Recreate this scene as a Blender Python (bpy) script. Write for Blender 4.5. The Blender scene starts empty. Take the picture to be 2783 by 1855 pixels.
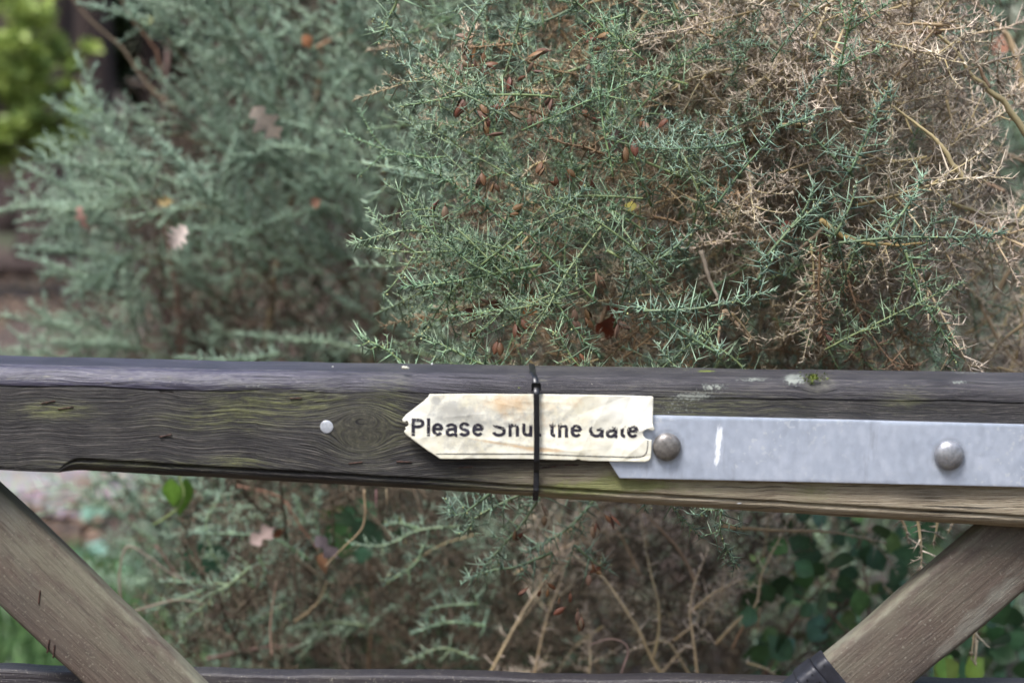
import bpy, bmesh, math, random
import numpy as np
from mathutils import Matrix, Vector, noise as mnoise

# ------------------------------------------------------------------ scene, camera, light
sc = bpy.context.scene
COL = sc.collection
R = math.radians
random.seed(7)
RNG = np.random.default_rng(11)

CAM_LOC = Vector((0.0, -1.6, 1.35))
PITCH, ROLL, LENS, SENSOR = -6.0, 0.75, 70.4, 36.0
cam = bpy.data.cameras.new('camera')
cam.lens = LENS
cam.sensor_width = SENSOR
cam.clip_start = 0.05
cam.clip_end = 600
cam.dof.use_dof = True
cam.dof.focus_distance = 1.77
cam.dof.aperture_fstop = 5.2
cam.dof.aperture_blades = 7
cam_ob = bpy.data.objects.new('camera', cam)
COL.objects.link(cam_ob)
CAM_ROT = Matrix.Rotation(R(90 + PITCH), 3, 'X') @ Matrix.Rotation(R(ROLL), 3, 'Z')
cam_ob.matrix_world = Matrix.Translation(CAM_LOC) @ CAM_ROT.to_4x4()
sc.camera = cam_ob

SUN_EL, SUN_AZ = 62.0, 214.0     # azimuth the light comes from, clockwise from +Y
world = bpy.data.worlds.new('World')
sc.world = world
world.use_nodes = True
wn = world.node_tree
sky = wn.nodes.new('ShaderNodeTexSky')
sky.sky_type = 'NISHITA'
sky.sun_disc = False
sky.sun_elevation = R(SUN_EL)
sky.sun_rotation = R(SUN_AZ)
sky.air_density = 1.3
sky.dust_density = 3.0
hs = wn.nodes.new('ShaderNodeHueSaturation')
hs.inputs['Saturation'].default_value = 1.0
bg = wn.nodes['Background']
wn.links.new(sky.outputs[0], hs.inputs['Color'])
wn.links.new(hs.outputs[0], bg.inputs[0])
bg.inputs[1].default_value = 0.075

sun = bpy.data.lights.new('sun', 'SUN')
sun.energy = 1.5
sun.angle = R(20)
sun.color = (0.985, 0.99, 1.0)
sun_ob = bpy.data.objects.new('sun', sun)
COL.objects.link(sun_ob)
_d = Vector((math.sin(R(SUN_AZ)) * math.cos(R(SUN_EL)), math.cos(R(SUN_AZ)) * math.cos(R(SUN_EL)), math.sin(R(SUN_EL))))
sun_ob.rotation_euler = _d.to_track_quat('Z', 'Y').to_euler()

sc.view_settings.view_transform = 'Standard'
sc.view_settings.look = 'None'
sc.view_settings.exposure = 1.84
sc.view_settings.gamma = 1.0
sc.cycles.use_denoising = True
sc.cycles.max_bounces = 5
sc.cycles.diffuse_bounces = 2
sc.cycles.glossy_bounces = 2
sc.cycles.transmission_bounces = 3
sc.cycles.transparent_max_bounces = 4
sc.cycles.caustics_reflective = False
sc.cycles.caustics_refractive = False

# ------------------------------------------------------------------ helpers
W, H = 2783.0, 1855.0


def P(px, py, y=0.0):
    """point of the photograph's pixel (px, py) on the upright plane at depth y"""
    k = SENSOR / LENS / W
    d = CAM_ROT @ Vector(((px - W / 2) * k, -(py - H / 2) * k, -1.0))
    t = (y - CAM_LOC.y) / d.y
    return CAM_LOC + d * t


def pa(px, py, y=0.0):
    return np.array(P(px, py, y))


def unit(v):
    v = np.asarray(v, float)
    return v / np.maximum(np.linalg.norm(v, axis=-1, keepdims=True), 1e-9)


def tag(o, label=None, cat=None, group=None, kind=None):
    for k, v in (('label', label), ('category', cat), ('group', group), ('kind', kind)):
        if v:
            o[k] = v
    return o


def empty(name, loc=(0, 0, 0)):
    o = bpy.data.objects.new(name, None)
    o.location = loc
    o.empty_display_size = 0.05
    COL.objects.link(o)
    return o


def link(name, me, mat=None, parent=None):
    o = bpy.data.objects.new(name, me)
    COL.objects.link(o)
    if mat is not None and len(me.materials) == 0:
        me.materials.append(mat)
    if parent is not None:
        o.parent = parent
        o.matrix_parent_inverse = Matrix.Translation(-parent.location)
    return o


def np_mesh(name, V, F, cols=None, mat=None, smooth=False):
    """V (n,3); F a list of (m,3) or (m,4) index arrays; cols dict name -> (n,3)"""
    me = bpy.data.meshes.new(name)
    V = np.asarray(V, np.float32)
    F = [np.asarray(f, np.int32) for f in F if len(f)]
    me.vertices.add(len(V))
    me.vertices.foreach_set('co', V.ravel())
    nl = sum(f.size for f in F)
    npol = sum(len(f) for f in F)
    me.loops.add(nl)
    me.loops.foreach_set('vertex_index', np.concatenate([f.ravel() for f in F]))
    me.polygons.add(npol)
    st, off = [], 0
    for f in F:
        st.append(off + np.arange(len(f)) * f.shape[1])
        off += f.size
    me.polygons.foreach_set('loop_start', np.concatenate(st).astype(np.int32))
    if smooth:
        me.polygons.foreach_set('use_smooth', np.ones(npol, bool))
    for k, c in (cols or {}).items():
        a = me.color_attributes.new(k, 'FLOAT_COLOR', 'POINT')
        c4 = np.ones((len(V), 4), np.float32)
        c4[:, :3] = c
        a.data.foreach_set('color', c4.ravel())
    if mat is not None:
        me.materials.append(mat)
    me.update()
    me.validate()
    return me


class Geo:
    """collects triangles and quads with vertex colours"""
    def __init__(s):
        s.V, s.T, s.Q, s.C, s.n = [], [], [], [], 0

    def add(s, V, T=None, Q=None, C=(1, 1, 1)):
        V = np.asarray(V, float)
        if T is not None and len(T):
            s.T.append(np.asarray(T) + s.n)
        if Q is not None and len(Q):
            s.Q.append(np.asarray(Q) + s.n)
        s.V.append(V)
        C = np.asarray(C, float)
        s.C.append(np.broadcast_to(C, V.shape) if C.ndim == 1 else C)
        s.n += len(V)

    def arrays(s):
        V = np.concatenate(s.V)
        T = np.concatenate(s.T) if s.T else np.zeros((0, 3), int)
        Q = np.concatenate(s.Q) if s.Q else np.zeros((0, 4), int)
        return V, T, Q, np.concatenate(s.C)

    def mesh(s, name, mat, smooth=False):
        V, T, Q, C = s.arrays()
        return np_mesh(name, V, [T, Q], {'Col': C}, mat, smooth)


def frames(path):
    p = np.asarray(path, float)
    t = unit(np.gradient(p, axis=0))
    up = np.array([0.31, -0.87, 0.38])
    u = unit(np.cross(t, up))
    v = np.cross(t, u)
    return t, u, v


def tube(g, path, rad, sides=6, col=(1, 1, 1), col2=None):
    p = np.asarray(path, float)
    n = len(p)
    rad = np.broadcast_to(np.asarray(rad, float), (n,))
    t, u, v = frames(p)
    a = np.linspace(0, 2 * np.pi, sides, endpoint=False)
    ring = (np.cos(a)[None, :, None] * u[:, None, :] + np.sin(a)[None, :, None] * v[:, None, :]) * rad[:, None, None] + p[:, None, :]
    V = ring.reshape(-1, 3)
    i = np.arange(n - 1)[:, None] * sides
    j = np.arange(sides)[None, :]
    q = np.stack([i + j, i + (j + 1) % sides, i + sides + (j + 1) % sides, i + sides + j], -1).reshape(-1, 4)
    c1 = np.asarray(col, float)
    c2 = c1 if col2 is None else np.asarray(col2, float)
    f = np.linspace(0, 1, n)[:, None, None]
    C = np.broadcast_to(c1 * (1 - f) + c2 * f, (n, sides, 3)).reshape(-1, 3)
    cap = [[k, (k + 1) % sides, 0] for k in range(1, sides - 1)]
    base = (n - 1) * sides
    T = [[0, b, a_] for a_, b, _ in cap] + [[base, base + a_, base + b] for a_, b, _ in cap]
    g.add(V, T, q, C)


def smooth_path(pts, n=24):
    """Catmull-Rom through pts"""
    p = np.asarray(pts, float)
    if len(p) == 2:
        f = np.linspace(0, 1, n)[:, None]
        return p[0] * (1 - f) + p[1] * f
    q = np.concatenate([[2 * p[0] - p[1]], p, [2 * p[-1] - p[-2]]])
    out = []
    seg = len(p) - 1
    for s in np.linspace(0, seg - 1e-6, n):
        i = int(s)
        f = s - i
        a, b, c, d = q[i], q[i + 1], q[i + 2], q[i + 3]
        out.append(0.5 * ((2 * b) + (c - a) * f + (2 * a - 5 * b + 4 * c - d) * f * f + (3 * b - a - 3 * c + d) * f ** 3))
    return np.array(out)


def resample(path, n):
    p = np.asarray(path, float)
    s = np.concatenate([[0], np.cumsum(np.linalg.norm(np.diff(p, axis=0), axis=1))])
    t = np.linspace(0, s[-1], n)
    return np.stack([np.interp(t, s, p[:, k]) for k in range(3)], 1), s[-1]


# ------------------------------------------------------------------ material helpers
class Mat:
    def __init__(s, name, **bsdf):
        s.m = bpy.data.materials.new(name)
        s.m.use_nodes = True
        s.nt = s.m.node_tree
        s.b = s.nt.nodes['Principled BSDF']
        s.set(s.b, bsdf)

    def set(s, node, inputs):
        for k, v in inputs.items():
            k = k.replace('_', ' ') if isinstance(k, str) else k
            sock = node.inputs[k]
            if isinstance(v, bpy.types.NodeSocket):
                s.nt.links.new(v, sock)
            elif isinstance(v, (tuple, list)) and len(v) == 3 and sock.type == 'RGBA':
                sock.default_value = (*v, 1)
            else:
                sock.default_value = v

    def n(s, typ, inputs=None, **props):
        nd = s.nt.nodes.new('ShaderNode' + typ)
        for k, v in props.items():
            setattr(nd, k, v)
        s.set(nd, inputs or {})
        return nd

    def math(s, op, a, b=0.0, clamp=False):
        return s.n('Math', {0: a, 1: b}, operation=op, use_clamp=clamp).outputs[0]

    def mix(s, f, a, b, mode='MIX'):
        nd = s.n('Mix', data_type='RGBA', blend_type=mode)
        s.set(nd, {0: f, 6: a, 7: b})
        return nd.outputs[2]

    def ramp(s, f, stops):
        nd = s.n('ValToRGB', {0: f})
        el = nd.color_ramp.elements
        while len(el) < len(stops):
            el.new(0.5)
        for e, (p, c) in zip(el, stops):
            e.position = p
            e.color = (*c, 1) if not isinstance(c, (int, float)) else (c, c, c, 1)
        return nd.outputs[0]

    def remap(s, f, a, b, c=0.0, d=1.0):
        return s.n('MapRange', {0: f, 1: a, 2: b, 3: c, 4: d}).outputs[0]

    def noise(s, vec, scale=5, detail=4, rough=0.55, dist=0.0):
        return s.n('TexNoise', {'Vector': vec, 'Scale': scale, 'Detail': detail, 'Roughness': rough, 'Distortion': dist}).outputs[0]

    def mapping(s, vec, scale=(1, 1, 1), loc=(0, 0, 0), rot=(0, 0, 0)):
        return s.n('Mapping', {'Vector': vec, 'Scale': scale, 'Location': loc, 'Rotation': rot}).outputs[0]

    def bump(s, h, strength=0.5, dist=0.001, normal=None):
        nd = s.n('Bump', {'Height': h, 'Strength': strength, 'Distance': dist})
        if normal is not None:
            s.set(nd, {'Normal': normal})
        return nd.outputs[0]


def plant_mat(name, rough=0.55, vary=0.35, transl=0.0, spec=0.4, hue=0.05, mid=0.5):
    m = Mat(name, Roughness=rough)
    m.b.inputs['Specular IOR Level'].default_value = spec
    a = m.n('Attribute', attribute_name='Col').outputs['Color']
    r = m.n('ObjectInfo').outputs['Random']
    tc = m.n('TexCoord').outputs['Object']
    nz = m.noise(tc, 60, 2)
    v = m.math('MULTIPLY_ADD', r, vary)
    m.nt.nodes[-1].inputs[2].default_value = 1 - vary / 2
    v2 = m.math('MULTIPLY', v, m.remap(nz, 0.25, 0.75, 0.75, 1.25))
    c = m.n('VectorMath', {0: a, 1: (1, 1, 1)}, operation='SCALE')
    m.set(c, {'Scale': v2})
    hsv = m.n('HueSaturation', {'Hue': m.math('ADD', m.math('MULTIPLY', m.math('FRACT', m.math('MULTIPLY', r, 7.31)), hue), mid - hue / 2), 'Color': c.outputs[0]})
    m.set(m.b, {'Base Color': hsv.outputs[0]})
    if transl:
        tr = m.n('BsdfTranslucent', {'Color': hsv.outputs[0]})
        mx = m.n('MixShader', {0: transl, 1: m.b.outputs[0], 2: tr.outputs[0]})
        m.nt.links.new(mx.outputs[0], m.nt.nodes['Material Output'].inputs[0])
    return m.m


M_GORSE = plant_mat('gorse_green', 0.5, 0.4)
M_DEAD = plant_mat('gorse_dead', 0.75, 0.5, hue=0.025, mid=0.508)
M_BARK = plant_mat('gorse_bark', 0.8, 0.3)
M_LEAF = plant_mat('leaf', 0.42, 0.4, 0.2)
M_DRY = plant_mat('dry_leaf', 0.7, 0.2, 0.15)
M_TREE = plant_mat('tree_leaf', 0.5, 0.3, 0.25)
M_POD = plant_mat('seed_pod', 0.55, 0.5)


# ------------------------------------------------------------------ setting: ground, path
def ground_material():
    m = Mat('forest_floor', Roughness=0.9)
    tc = m.n('TexCoord').outputs['Object']
    a = m.noise(tc, 0.7, 6, 0.6)
    b = m.noise(tc, 9, 6, 0.7)
    c = m.noise(tc, 45, 3, 0.7)
    col = m.ramp(b, [(0.3, (0.018, 0.012, 0.009)), (0.5, (0.055, 0.035, 0.026)), (0.7, (0.13, 0.082, 0.062))])
    col = m.mix(m.remap(c, 0.58, 0.74), col, (0.17, 0.11, 0.08))
    col = m.mix(m.remap(a, 0.52, 0.62, 0, 0.6), col, (0.05, 0.075, 0.025))
    m.set(m.b, {'Base Color': col, 'Normal': m.bump(b, 0.8, 0.03)})
    return m.m


def path_material():
    m = Mat('gravel_path', Roughness=0.9)
    tc = m.n('TexCoord').outputs['Object']
    v = m.n('TexVoronoi', {'Vector': tc, 'Scale': 45})
    nz = m.noise(tc, 4, 6, 0.65)
    col = m.ramp(nz, [(0.3, (0.14, 0.12, 0.11)), (0.55, (0.23, 0.21, 0.20)), (0.75, (0.30, 0.28, 0.265))])
    col = m.mix(0.5, col, v.outputs['Color'], 'SOFT_LIGHT')
    col = m.mix(m.remap(m.noise(tc, 2.3, 5, 0.7), 0.55, 0.65, 0, 0.8), col, (0.13, 0.09, 0.06))
    m.set(m.b, {'Base Color': col, 'Normal': m.bump(v.outputs['Distance'], 0.6, 0.02)})
    return m.m


def grid_sheet(name, fx, nx, ny, mat):
    """fx(u, v) -> xyz"""
    u, v = np.meshgrid(np.linspace(0, 1, nx), np.linspace(0, 1, ny))
    V = np.array([fx(a, b) for a, b in zip(u.ravel(), v.ravel())])
    i, j = np.meshgrid(np.arange(nx - 1), np.arange(ny - 1))
    k = (i + j * nx).ravel()
    Q = np.stack([k, k + 1, k + nx + 1, k + nx], 1)
    return link(name, np_mesh(name, V, [Q], None, mat, True))


def ground_z(x, y):
    r = max(0.0, math.hypot(x, y) - 3)
    return 0.02 * math.sin(x * 1.7 + 1) * math.sin(y * 1.3) * min(1, r / 3) + max(0, y - 14) * 0.035


def _g(u, v):
    x = math.copysign(abs(2 * u - 1) ** 2.2, u - .5) * 220
    y = math.copysign(abs(2 * v - 1) ** 2.2, v - .5) * 220
    return (x, y, ground_z(x, y))


ground = grid_sheet('ground', _g, 121, 121, ground_material())
tag(ground, kind='structure')


def _p(u, v):
    y = 5.2 + 3.6 * v
    cx = -2.4 - 0.06 * (y - 6) ** 1.5 if y > 6 else -2.4
    w = 1.2 + 0.25 * math.sin(y * 0.9)
    x = cx + (u - .5) * 2 * w
    return (x, y, ground_z(x, y) + 0.012 + 0.02 * (1 - (2 * u - 1) ** 2))


path = grid_sheet('path', _p, 16, 40, path_material())
tag(path, kind='structure')

# ------------------------------------------------------------------ gate: wood materials
def wood_rail_material():
    m = Mat('weathered_rail_wood', Roughness=0.7)
    gr = m.n('Attribute', attribute_name='Grain')
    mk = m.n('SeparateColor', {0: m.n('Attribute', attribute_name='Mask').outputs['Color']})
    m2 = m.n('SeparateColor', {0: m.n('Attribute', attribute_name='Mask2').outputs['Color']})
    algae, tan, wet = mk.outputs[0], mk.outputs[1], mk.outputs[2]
    lichen, knot, moss = m2.outputs[0], m2.outputs[1], m2.outputs[2]
    gv = gr.outputs['Vector']                       # (x, streamline height, depth) in metres
    fine = m.noise(m.mapping(gv, (65, 1300, 900)), 1.0, 5, 0.65)
    ring = m.noise(m.mapping(gv, (17, 620, 80)), 1.0, 2, 0.5)
    wv = m.n('TexWave', {'Vector': m.mapping(gv, (0.6, 1, 1)), 'Scale': 190.0, 'Distortion': 4.0, 'Detail': 3, 'Detail Scale': 1.1, 'Detail Roughness': 0.6},
             wave_type='BANDS', bands_direction='Y', wave_profile='SIN').outputs[0]
    blot = m.noise(gv, 22, 5, 0.6)
    speck = m.noise(gv, 700, 2, 0.6)
    lines = m.math('ADD', m.math('MULTIPLY', wv, 0.13), m.math('ADD', m.math('MULTIPLY', ring, 0.9), m.math('MULTIPLY', fine, 0.95)))
    l01 = m.remap(m.math('ADD', lines, m.math('MULTIPLY', m.math('SUBTRACT', blot, 0.5), 0.35)), 0.72, 1.24)
    dark = m.ramp(l01, [(0.0, (0.007, 0.006, 0.006)), (0.5, (0.021, 0.018, 0.0185)), (0.78, (0.048, 0.041, 0.040)), (1.0, (0.125, 0.108, 0.10))])
    dark = m.mix(m.remap(blot, 0.42, 0.62, 0, 0.55), dark, m.mix(0.5, dark, (0.055, 0.052, 0.05)))
    tanc = m.ramp(l01, [(0.0, (0.13, 0.095, 0.06)), (0.3, (0.33, 0.265, 0.18)), (0.7, (0.47, 0.39, 0.28)), (1.0, (0.56, 0.48, 0.37))])
    col = m.mix(tan, dark, tanc)
    wet_sky_col = m.ramp(l01, [(0.0, (0.010, 0.009, 0.012)), (0.4, (0.034, 0.030, 0.050)), (1.0, (0.075, 0.068, 0.105))])  # damp wood, with a purple sky reflection painted into its colour
    col = m.mix(wet, col, wet_sky_col)
    # green algae sits on the ridges of the grain
    al = m.math('MULTIPLY', m.math('MULTIPLY', algae, 0.75), m.remap(m.math('ADD', m.math('MULTIPLY', l01, 0.5), m.noise(m.mapping(gv, (60, 420, 200)), 1, 5, 0.7)), 0.68, 0.98), clamp=True)
    al = m.math('MAXIMUM', al, m.math('MULTIPLY', m.remap(m.math('ADD', algae, m.math('MULTIPLY', m.math('SUBTRACT', m.noise(gv, 110, 5, 0.7), 0.5), 1.6)), 0.62, 1.15), m.remap(tan, 0.1, 0.5, 0.35, 0.8)))
    col = m.mix(al, col, m.mix(m.noise(gv, 90, 3), (0.09, 0.11, 0.020), (0.36, 0.37, 0.13)))
    kc = m.ramp(m.noise(m.n('TexCoord').outputs['Object'], 190, 6, 0.75), [(0.3, (0.012, 0.011, 0.009)), (0.55, (0.05, 0.046, 0.034)), (0.75, (0.17, 0.16, 0.10))])
    col = m.mix(m.math('MULTIPLY', knot, 0.9), col, kc)
    li = m.remap(m.math('ADD', lichen, m.math('MULTIPLY', m.math('SUBTRACT', m.noise(gv, 420, 4, 0.7), 0.5), 1.3)), 0.45, 0.62)
    col = m.mix(li, col, m.mix(m.noise(gv, 200, 3), (0.15, 0.16, 0.14), (0.30, 0.315, 0.275)))
    pale = m.math('MULTIPLY', m.remap(speck, 0.66, 0.74), m.remap(m.noise(gv, 35, 3), 0.5, 0.65, 0, 0.7))
    col = m.mix(pale, col, (0.34, 0.31, 0.26))
    col = m.mix(m.remap(m.math('ADD', moss, m.math('MULTIPLY', m.math('SUBTRACT', m.noise(gv, 300, 4, 0.7), 0.5), 1.2)), 0.5, 0.65), col, (0.14, 0.17, 0.02))
    fl = m.remap(m.noise(m.mapping(gv, (70, 330, 150)), 1, 4, 0.7), 0.60, 0.68, 0, 0.5)
    fl = m.math('MULTIPLY', fl, m.remap(m.noise(m.mapping(gv, (9, 30, 30)), 1, 3), 0.42, 0.6))
    col = m.mix(fl, col, m.mix(m.noise(gv, 120, 2), (0.16, 0.135, 0.11), (0.20, 0.21, 0.10)))
    ck = m.remap(m.noise(m.mapping(gv, (10, 300, 200), loc=(4, 2, 1)), 1, 3, 0.6), 0.63, 0.67)
    col = m.mix(m.math('MULTIPLY', ck, 0.85), col, (0.004, 0.0035, 0.0035))
    rough = m.remap(wet, 0, 1, 0.68, 0.30)
    hgt = m.math('SUBTRACT', m.math('ADD', m.math('MULTIPLY', lines, 1.0), m.math('MULTIPLY', li, 0.4)), m.math('MULTIPLY', ck, 0.8))
    m.set(m.b, {'Base Color': col, 'Roughness': rough, 'Normal': m.bump(hgt, m.math('MULTIPLY', m.remap(wet, 0, 1, 0.9, 0.45), m.remap(knot, 0, 1, 1.0, 0.25)), 0.0014)})
    return m.m


def wood_board_material(name, c0, c1, c2, green=0.25, seed=0.0):
    m = Mat(name, Roughness=0.72)
    tc = m.mapping(m.n('TexCoord').outputs['Object'], loc=(seed, seed * .3, seed * .7))
    warp = m.noise(m.mapping(tc, (2.5, 6, 6)), 1, 2)
    yy = m.n('CombineXYZ', {0: m.n('SeparateXYZ', {0: tc}).outputs[0],
                            1: m.n('SeparateXYZ', {0: tc}).outputs[1],
                            2: m.math('ADD', m.n('SeparateXYZ', {0: tc}).outputs[2], m.math('MULTIPLY', warp, 0.03))}).outputs[0]
    fine = m.noise(m.mapping(yy, (40, 700, 700)), 1.0, 6, 0.75)
    ring = m.noise(m.mapping(yy, (2.0, 260, 330)), 1.0, 3, 0.5)
    blot = m.noise(m.mapping(tc, (10, 24, 24)), 1, 5, 0.65)
    sp = m.noise(tc, 900, 2, 0.6)
    l01 = m.remap(m.math('ADD', m.math('MULTIPLY', fine, 0.75), m.math('ADD', m.math('MULTIPLY', ring, 0.45), m.math('MULTIPLY', blot, 0.35))), 0.42, 1.15)
    col = m.ramp(l01, [(0.0, c0), (0.45, c1), (1.0, c2)])
    col = m.mix(m.remap(blot, 0.48, 0.68, 0, 0.6), col, (0.050, 0.042, 0.037))
    col = m.mix(m.remap(m.noise(m.mapping(tc, (9, 30, 30), loc=(3, 1, 2)), 1, 5, 0.65), 0.54, 0.68, 0, green), col, (0.30, 0.30, 0.25))
    col = m.mix(m.math('MULTIPLY', m.remap(m.noise(tc, 420, 3, 0.7), 0.60, 0.68), 0.5), col, (0.36, 0.33, 0.26))
    at = m.n('Attribute', attribute_name='Col').outputs['Color']
    am = m.n('SeparateColor', {0: at})
    edge = m.math('MULTIPLY', am.outputs[0], m.remap(m.noise(m.mapping(tc, (22, 60, 60)), 1, 4, 0.7), 0.35, 0.6), clamp=True)
    col = m.mix(m.math('MULTIPLY', edge, 0.85), col, m.mix(blot, (0.12, 0.115, 0.075), (0.30, 0.29, 0.21)))
    m.set(m.b, {'Base Color': col, 'Normal': m.bump(l01, 0.7, 0.0012)})
    return m.m


M_RAIL = wood_rail_material()
M_BRACE = wood_board_material('weathered_brace_wood', (0.030, 0.021, 0.016), (0.100, 0.071, 0.055), (0.195, 0.148, 0.118), 0.5, 1.3)
M_LOWER = wood_board_material('wet_lower_rail_wood', (0.012, 0.010, 0.012), (0.034, 0.028, 0.032), (0.065, 0.055, 0.06), 0.05, 4.1)
M_LOWER.node_tree.nodes['Principled BSDF'].inputs['Roughness'].default_value = 0.4

# ------------------------------------------------------------------ gate: geometry
gate = empty('field_gate', (0, 0.035, 0))
tag(gate, 'weathered wooden field gate with tapering top rail and diagonal braces', 'gate')

XS_PX = np.concatenate([np.linspace(-2300, -176, 60), np.linspace(-170, 2960, 560), np.linspace(2980, 5000, 60)])
ipx = lambda xs, ys: np.interp(XS_PX, xs, ys)
top_px = ipx([-2300, -170, 0, 550, 1100, 1680, 2200, 2783, 2960, 5000], [930, 966, 970, 983, 991, 1000, 1008, 1015, 1018, 1046])
lin_px = ipx([-2300, -170, 700, 1100, 1680, 2783, 2960, 5000], [1120, 1222, 1273, 1295, 1334, 1399, 1410, 1530])
bot_px = ipx([-2300, -170, 0, 190, 1100, 1680, 2783, 2960, 5000], [1165, 1262, 1270, 1279, 1328, 1367, 1435, 1446, 1570])
T_DEPTH = 0.072
wob = lambda x, s, a: np.array([a * (mnoise.noise((v * s, s, 3.1))) for v in x])
top_px = top_px + wob(XS_PX, 0.006, 2.2)
bot_px = bot_px + wob(XS_PX, 0.008, 1.6)
lin_px = lin_px + wob(XS_PX, 0.012, 1.4)
ch = np.clip((XS_PX - 160) / 62.0, 0, 1)
ch = np.sin(ch * np.pi / 2) ** 0.8
lin_px = bot_px * (1 - ch) + lin_px * ch
X0 = np.array([P(a, 1150, 0).x for a in XS_PX])
ZT = np.array([P(a, b, 0.062).z for a, b in zip(XS_PX, top_px)])
ZL = np.array([P(a, b, 0.0).z for a, b in zip(XS_PX, lin_px)])
ZB = np.array([P(a, b, 0.012).z for a, b in zip(XS_PX, bot_px)])
RA = 0.0140
rows = []          # (y array, z array)
SX = len(X0)
one = np.ones(SX)
crackA = np.clip((950 - XS_PX) / 250, 0, 1) * (0.55 + 0.45 * np.sin(XS_PX * 0.012) ** 2)
crackB = 0.25 + 0.75 * np.exp(-((XS_PX - 2080) / 110.0) ** 2) + 0.35 * (XS_PX > 2250) + 0.35 * (XS_PX < 700)
crackB = crackB * np.clip(0.6 + 0.6 * np.array([mnoise.noise((v * 0.01, 7.7, 0)) for v in XS_PX]), 0.1, 1.2)
for yy in np.linspace(T_DEPTH, 0.018, 9):
    rows.append((one * yy, ZT.copy()))
arc = lambda th, d=0.0: (RA - (RA - d) * math.sin(th), -RA + (RA - d) * math.cos(th))
for th, depth, w in ([(0.0, 0, 0), (0.10, 0, 0), (0.155, 0, 0)] + [(0.18, 0.0022, 1), (0.215, 0.0022, 1)] + [(0.24, 0, 0), (0.3, 0, 0)] +
                     [(t, 0, 0) for t in np.linspace(0.4, 1.46, 12)]):
    wav = 0.03 * np.array([mnoise.noise((v * 0.004, 2.2, 1)) for v in XS_PX])
    d = depth * (crackA if w else 0 * one)
    rows.append((RA - (RA - d) * np.sin(th + wav), ZT - RA + (RA - d) * np.cos(th + wav)))
zf0 = ZT - RA
wavB = 0.0016 * np.array([mnoise.noise((v * 0.006, 5.2, 1)) for v in XS_PX])
for off, dp in ((0.0006, 0), (0.0012, 0), (0.0016, 1), (0.0023, 1), (0.0027, 0)):
    rows.append((0.0 * one + dp * 0.0024 * crackB, zf0 - off + wavB))
zf1 = zf0 - 0.0034
for f in np.linspace(0, 1, 46):
    rows.append((0 * one, zf1 * (1 - f) + (ZL + 0.0008) * f))
rows.append((0.0004 * one, ZL))
rows.append((0.0028 * ch + 0.0005, ZL - 0.0004 * ch))
rows.append((0.0032 * ch + 0.0006, ZL - 0.0012 * ch))
for t in np.linspace(0.12, 1.0, 12):
    a = t * np.pi / 2
    y0 = 0.0014 * ch
    rows.append((y0 + (0.0165 * ch + 0.002) * (1 - np.cos(a)), (ZL - 0.0014 * ch) * (1 - np.sin(a)) + ZB * np.sin(a)))
for yy in np.linspace(0.024, T_DEPTH, 5):
    rows.append((one * yy, ZB.copy()))
for f in np.linspace(0.1, 1.0, 8):
    rows.append((one * T_DEPTH, ZB * (1 - f) + ZT * f))
RY = np.array([r[0] for r in rows])
RZ = np.array([r[1] for r in rows])
NR = len(rows)
RX = np.broadcast_to(X0, (NR, SX)).copy()
und = np.array([[mnoise.noise((RX[j, i] * 9, RZ[j, i] * 30, 0.7)) for i in range(0, SX, 8)] for j in range(NR)])
und = np.array([np.interp(np.arange(SX), np.arange(0, SX, 8), u) for u in und])
RY = RY + und * 0.0009
# photograph pixel of every vertex, to lay out knots and patches that belong to the wood
kk = SENSOR / LENS / W
Pv = np.stack([RX, RY, RZ], -1).reshape(-1, 3) - np.array(CAM_LOC)
Cc = Pv @ np.array(CAM_ROT)
PXv = (Cc[:, 0] / -Cc[:, 2] / kk + W / 2).reshape(NR, SX)
PYv = (-(Cc[:, 1] / -Cc[:, 2]) / kk + H / 2).reshape(NR, SX)


def blob(cx, cy, sx, sy, p=2):
    return np.exp(-(np.abs((PXv - cx) / sx) ** p + np.abs((PYv - cy) / sy) ** p))


mmpx = 0.818 / 2783
along = np.cumsum(np.concatenate([np.zeros((1, SX)), np.hypot(np.diff(RY, axis=0), np.diff(RZ, axis=0))]), axis=0)
G = -along.copy()
KN = [(985, 1168, 62, 1.35), (2225, 1040, 24, 1.5), (2700, 1018, 16, 2.2), (330, 1400, 40, 2.5), (1420, 1010, 16, 3.0)]
knot = np.zeros((NR, SX))
for cx, cy, rr, el in KN:
    dx = (PXv - cx) / el
    dy = (cy - PYv)
    r2 = dx * dx + dy * dy + 1
    R2 = rr * rr
    psi = dy * R2 / (r2 + 0.35 * R2)
    gk = -psi * mmpx
    fade = np.exp(-((PXv - cx) / (rr * 9)) ** 2)
    G = G + gk * fade
    knot = np.maximum(knot, np.exp(-(r2 / (R2 * 1.2)) ** 2) if rr in (62, 24) else 0)
G = G + 0.0022 * np.sin(PXv * 0.0045 + 1.0) * blob(500, 1150, 500, 120) + 0.004 * blob(2350, 1110, 260, 60) * np.sin((PXv - 2350) / 160)
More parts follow.
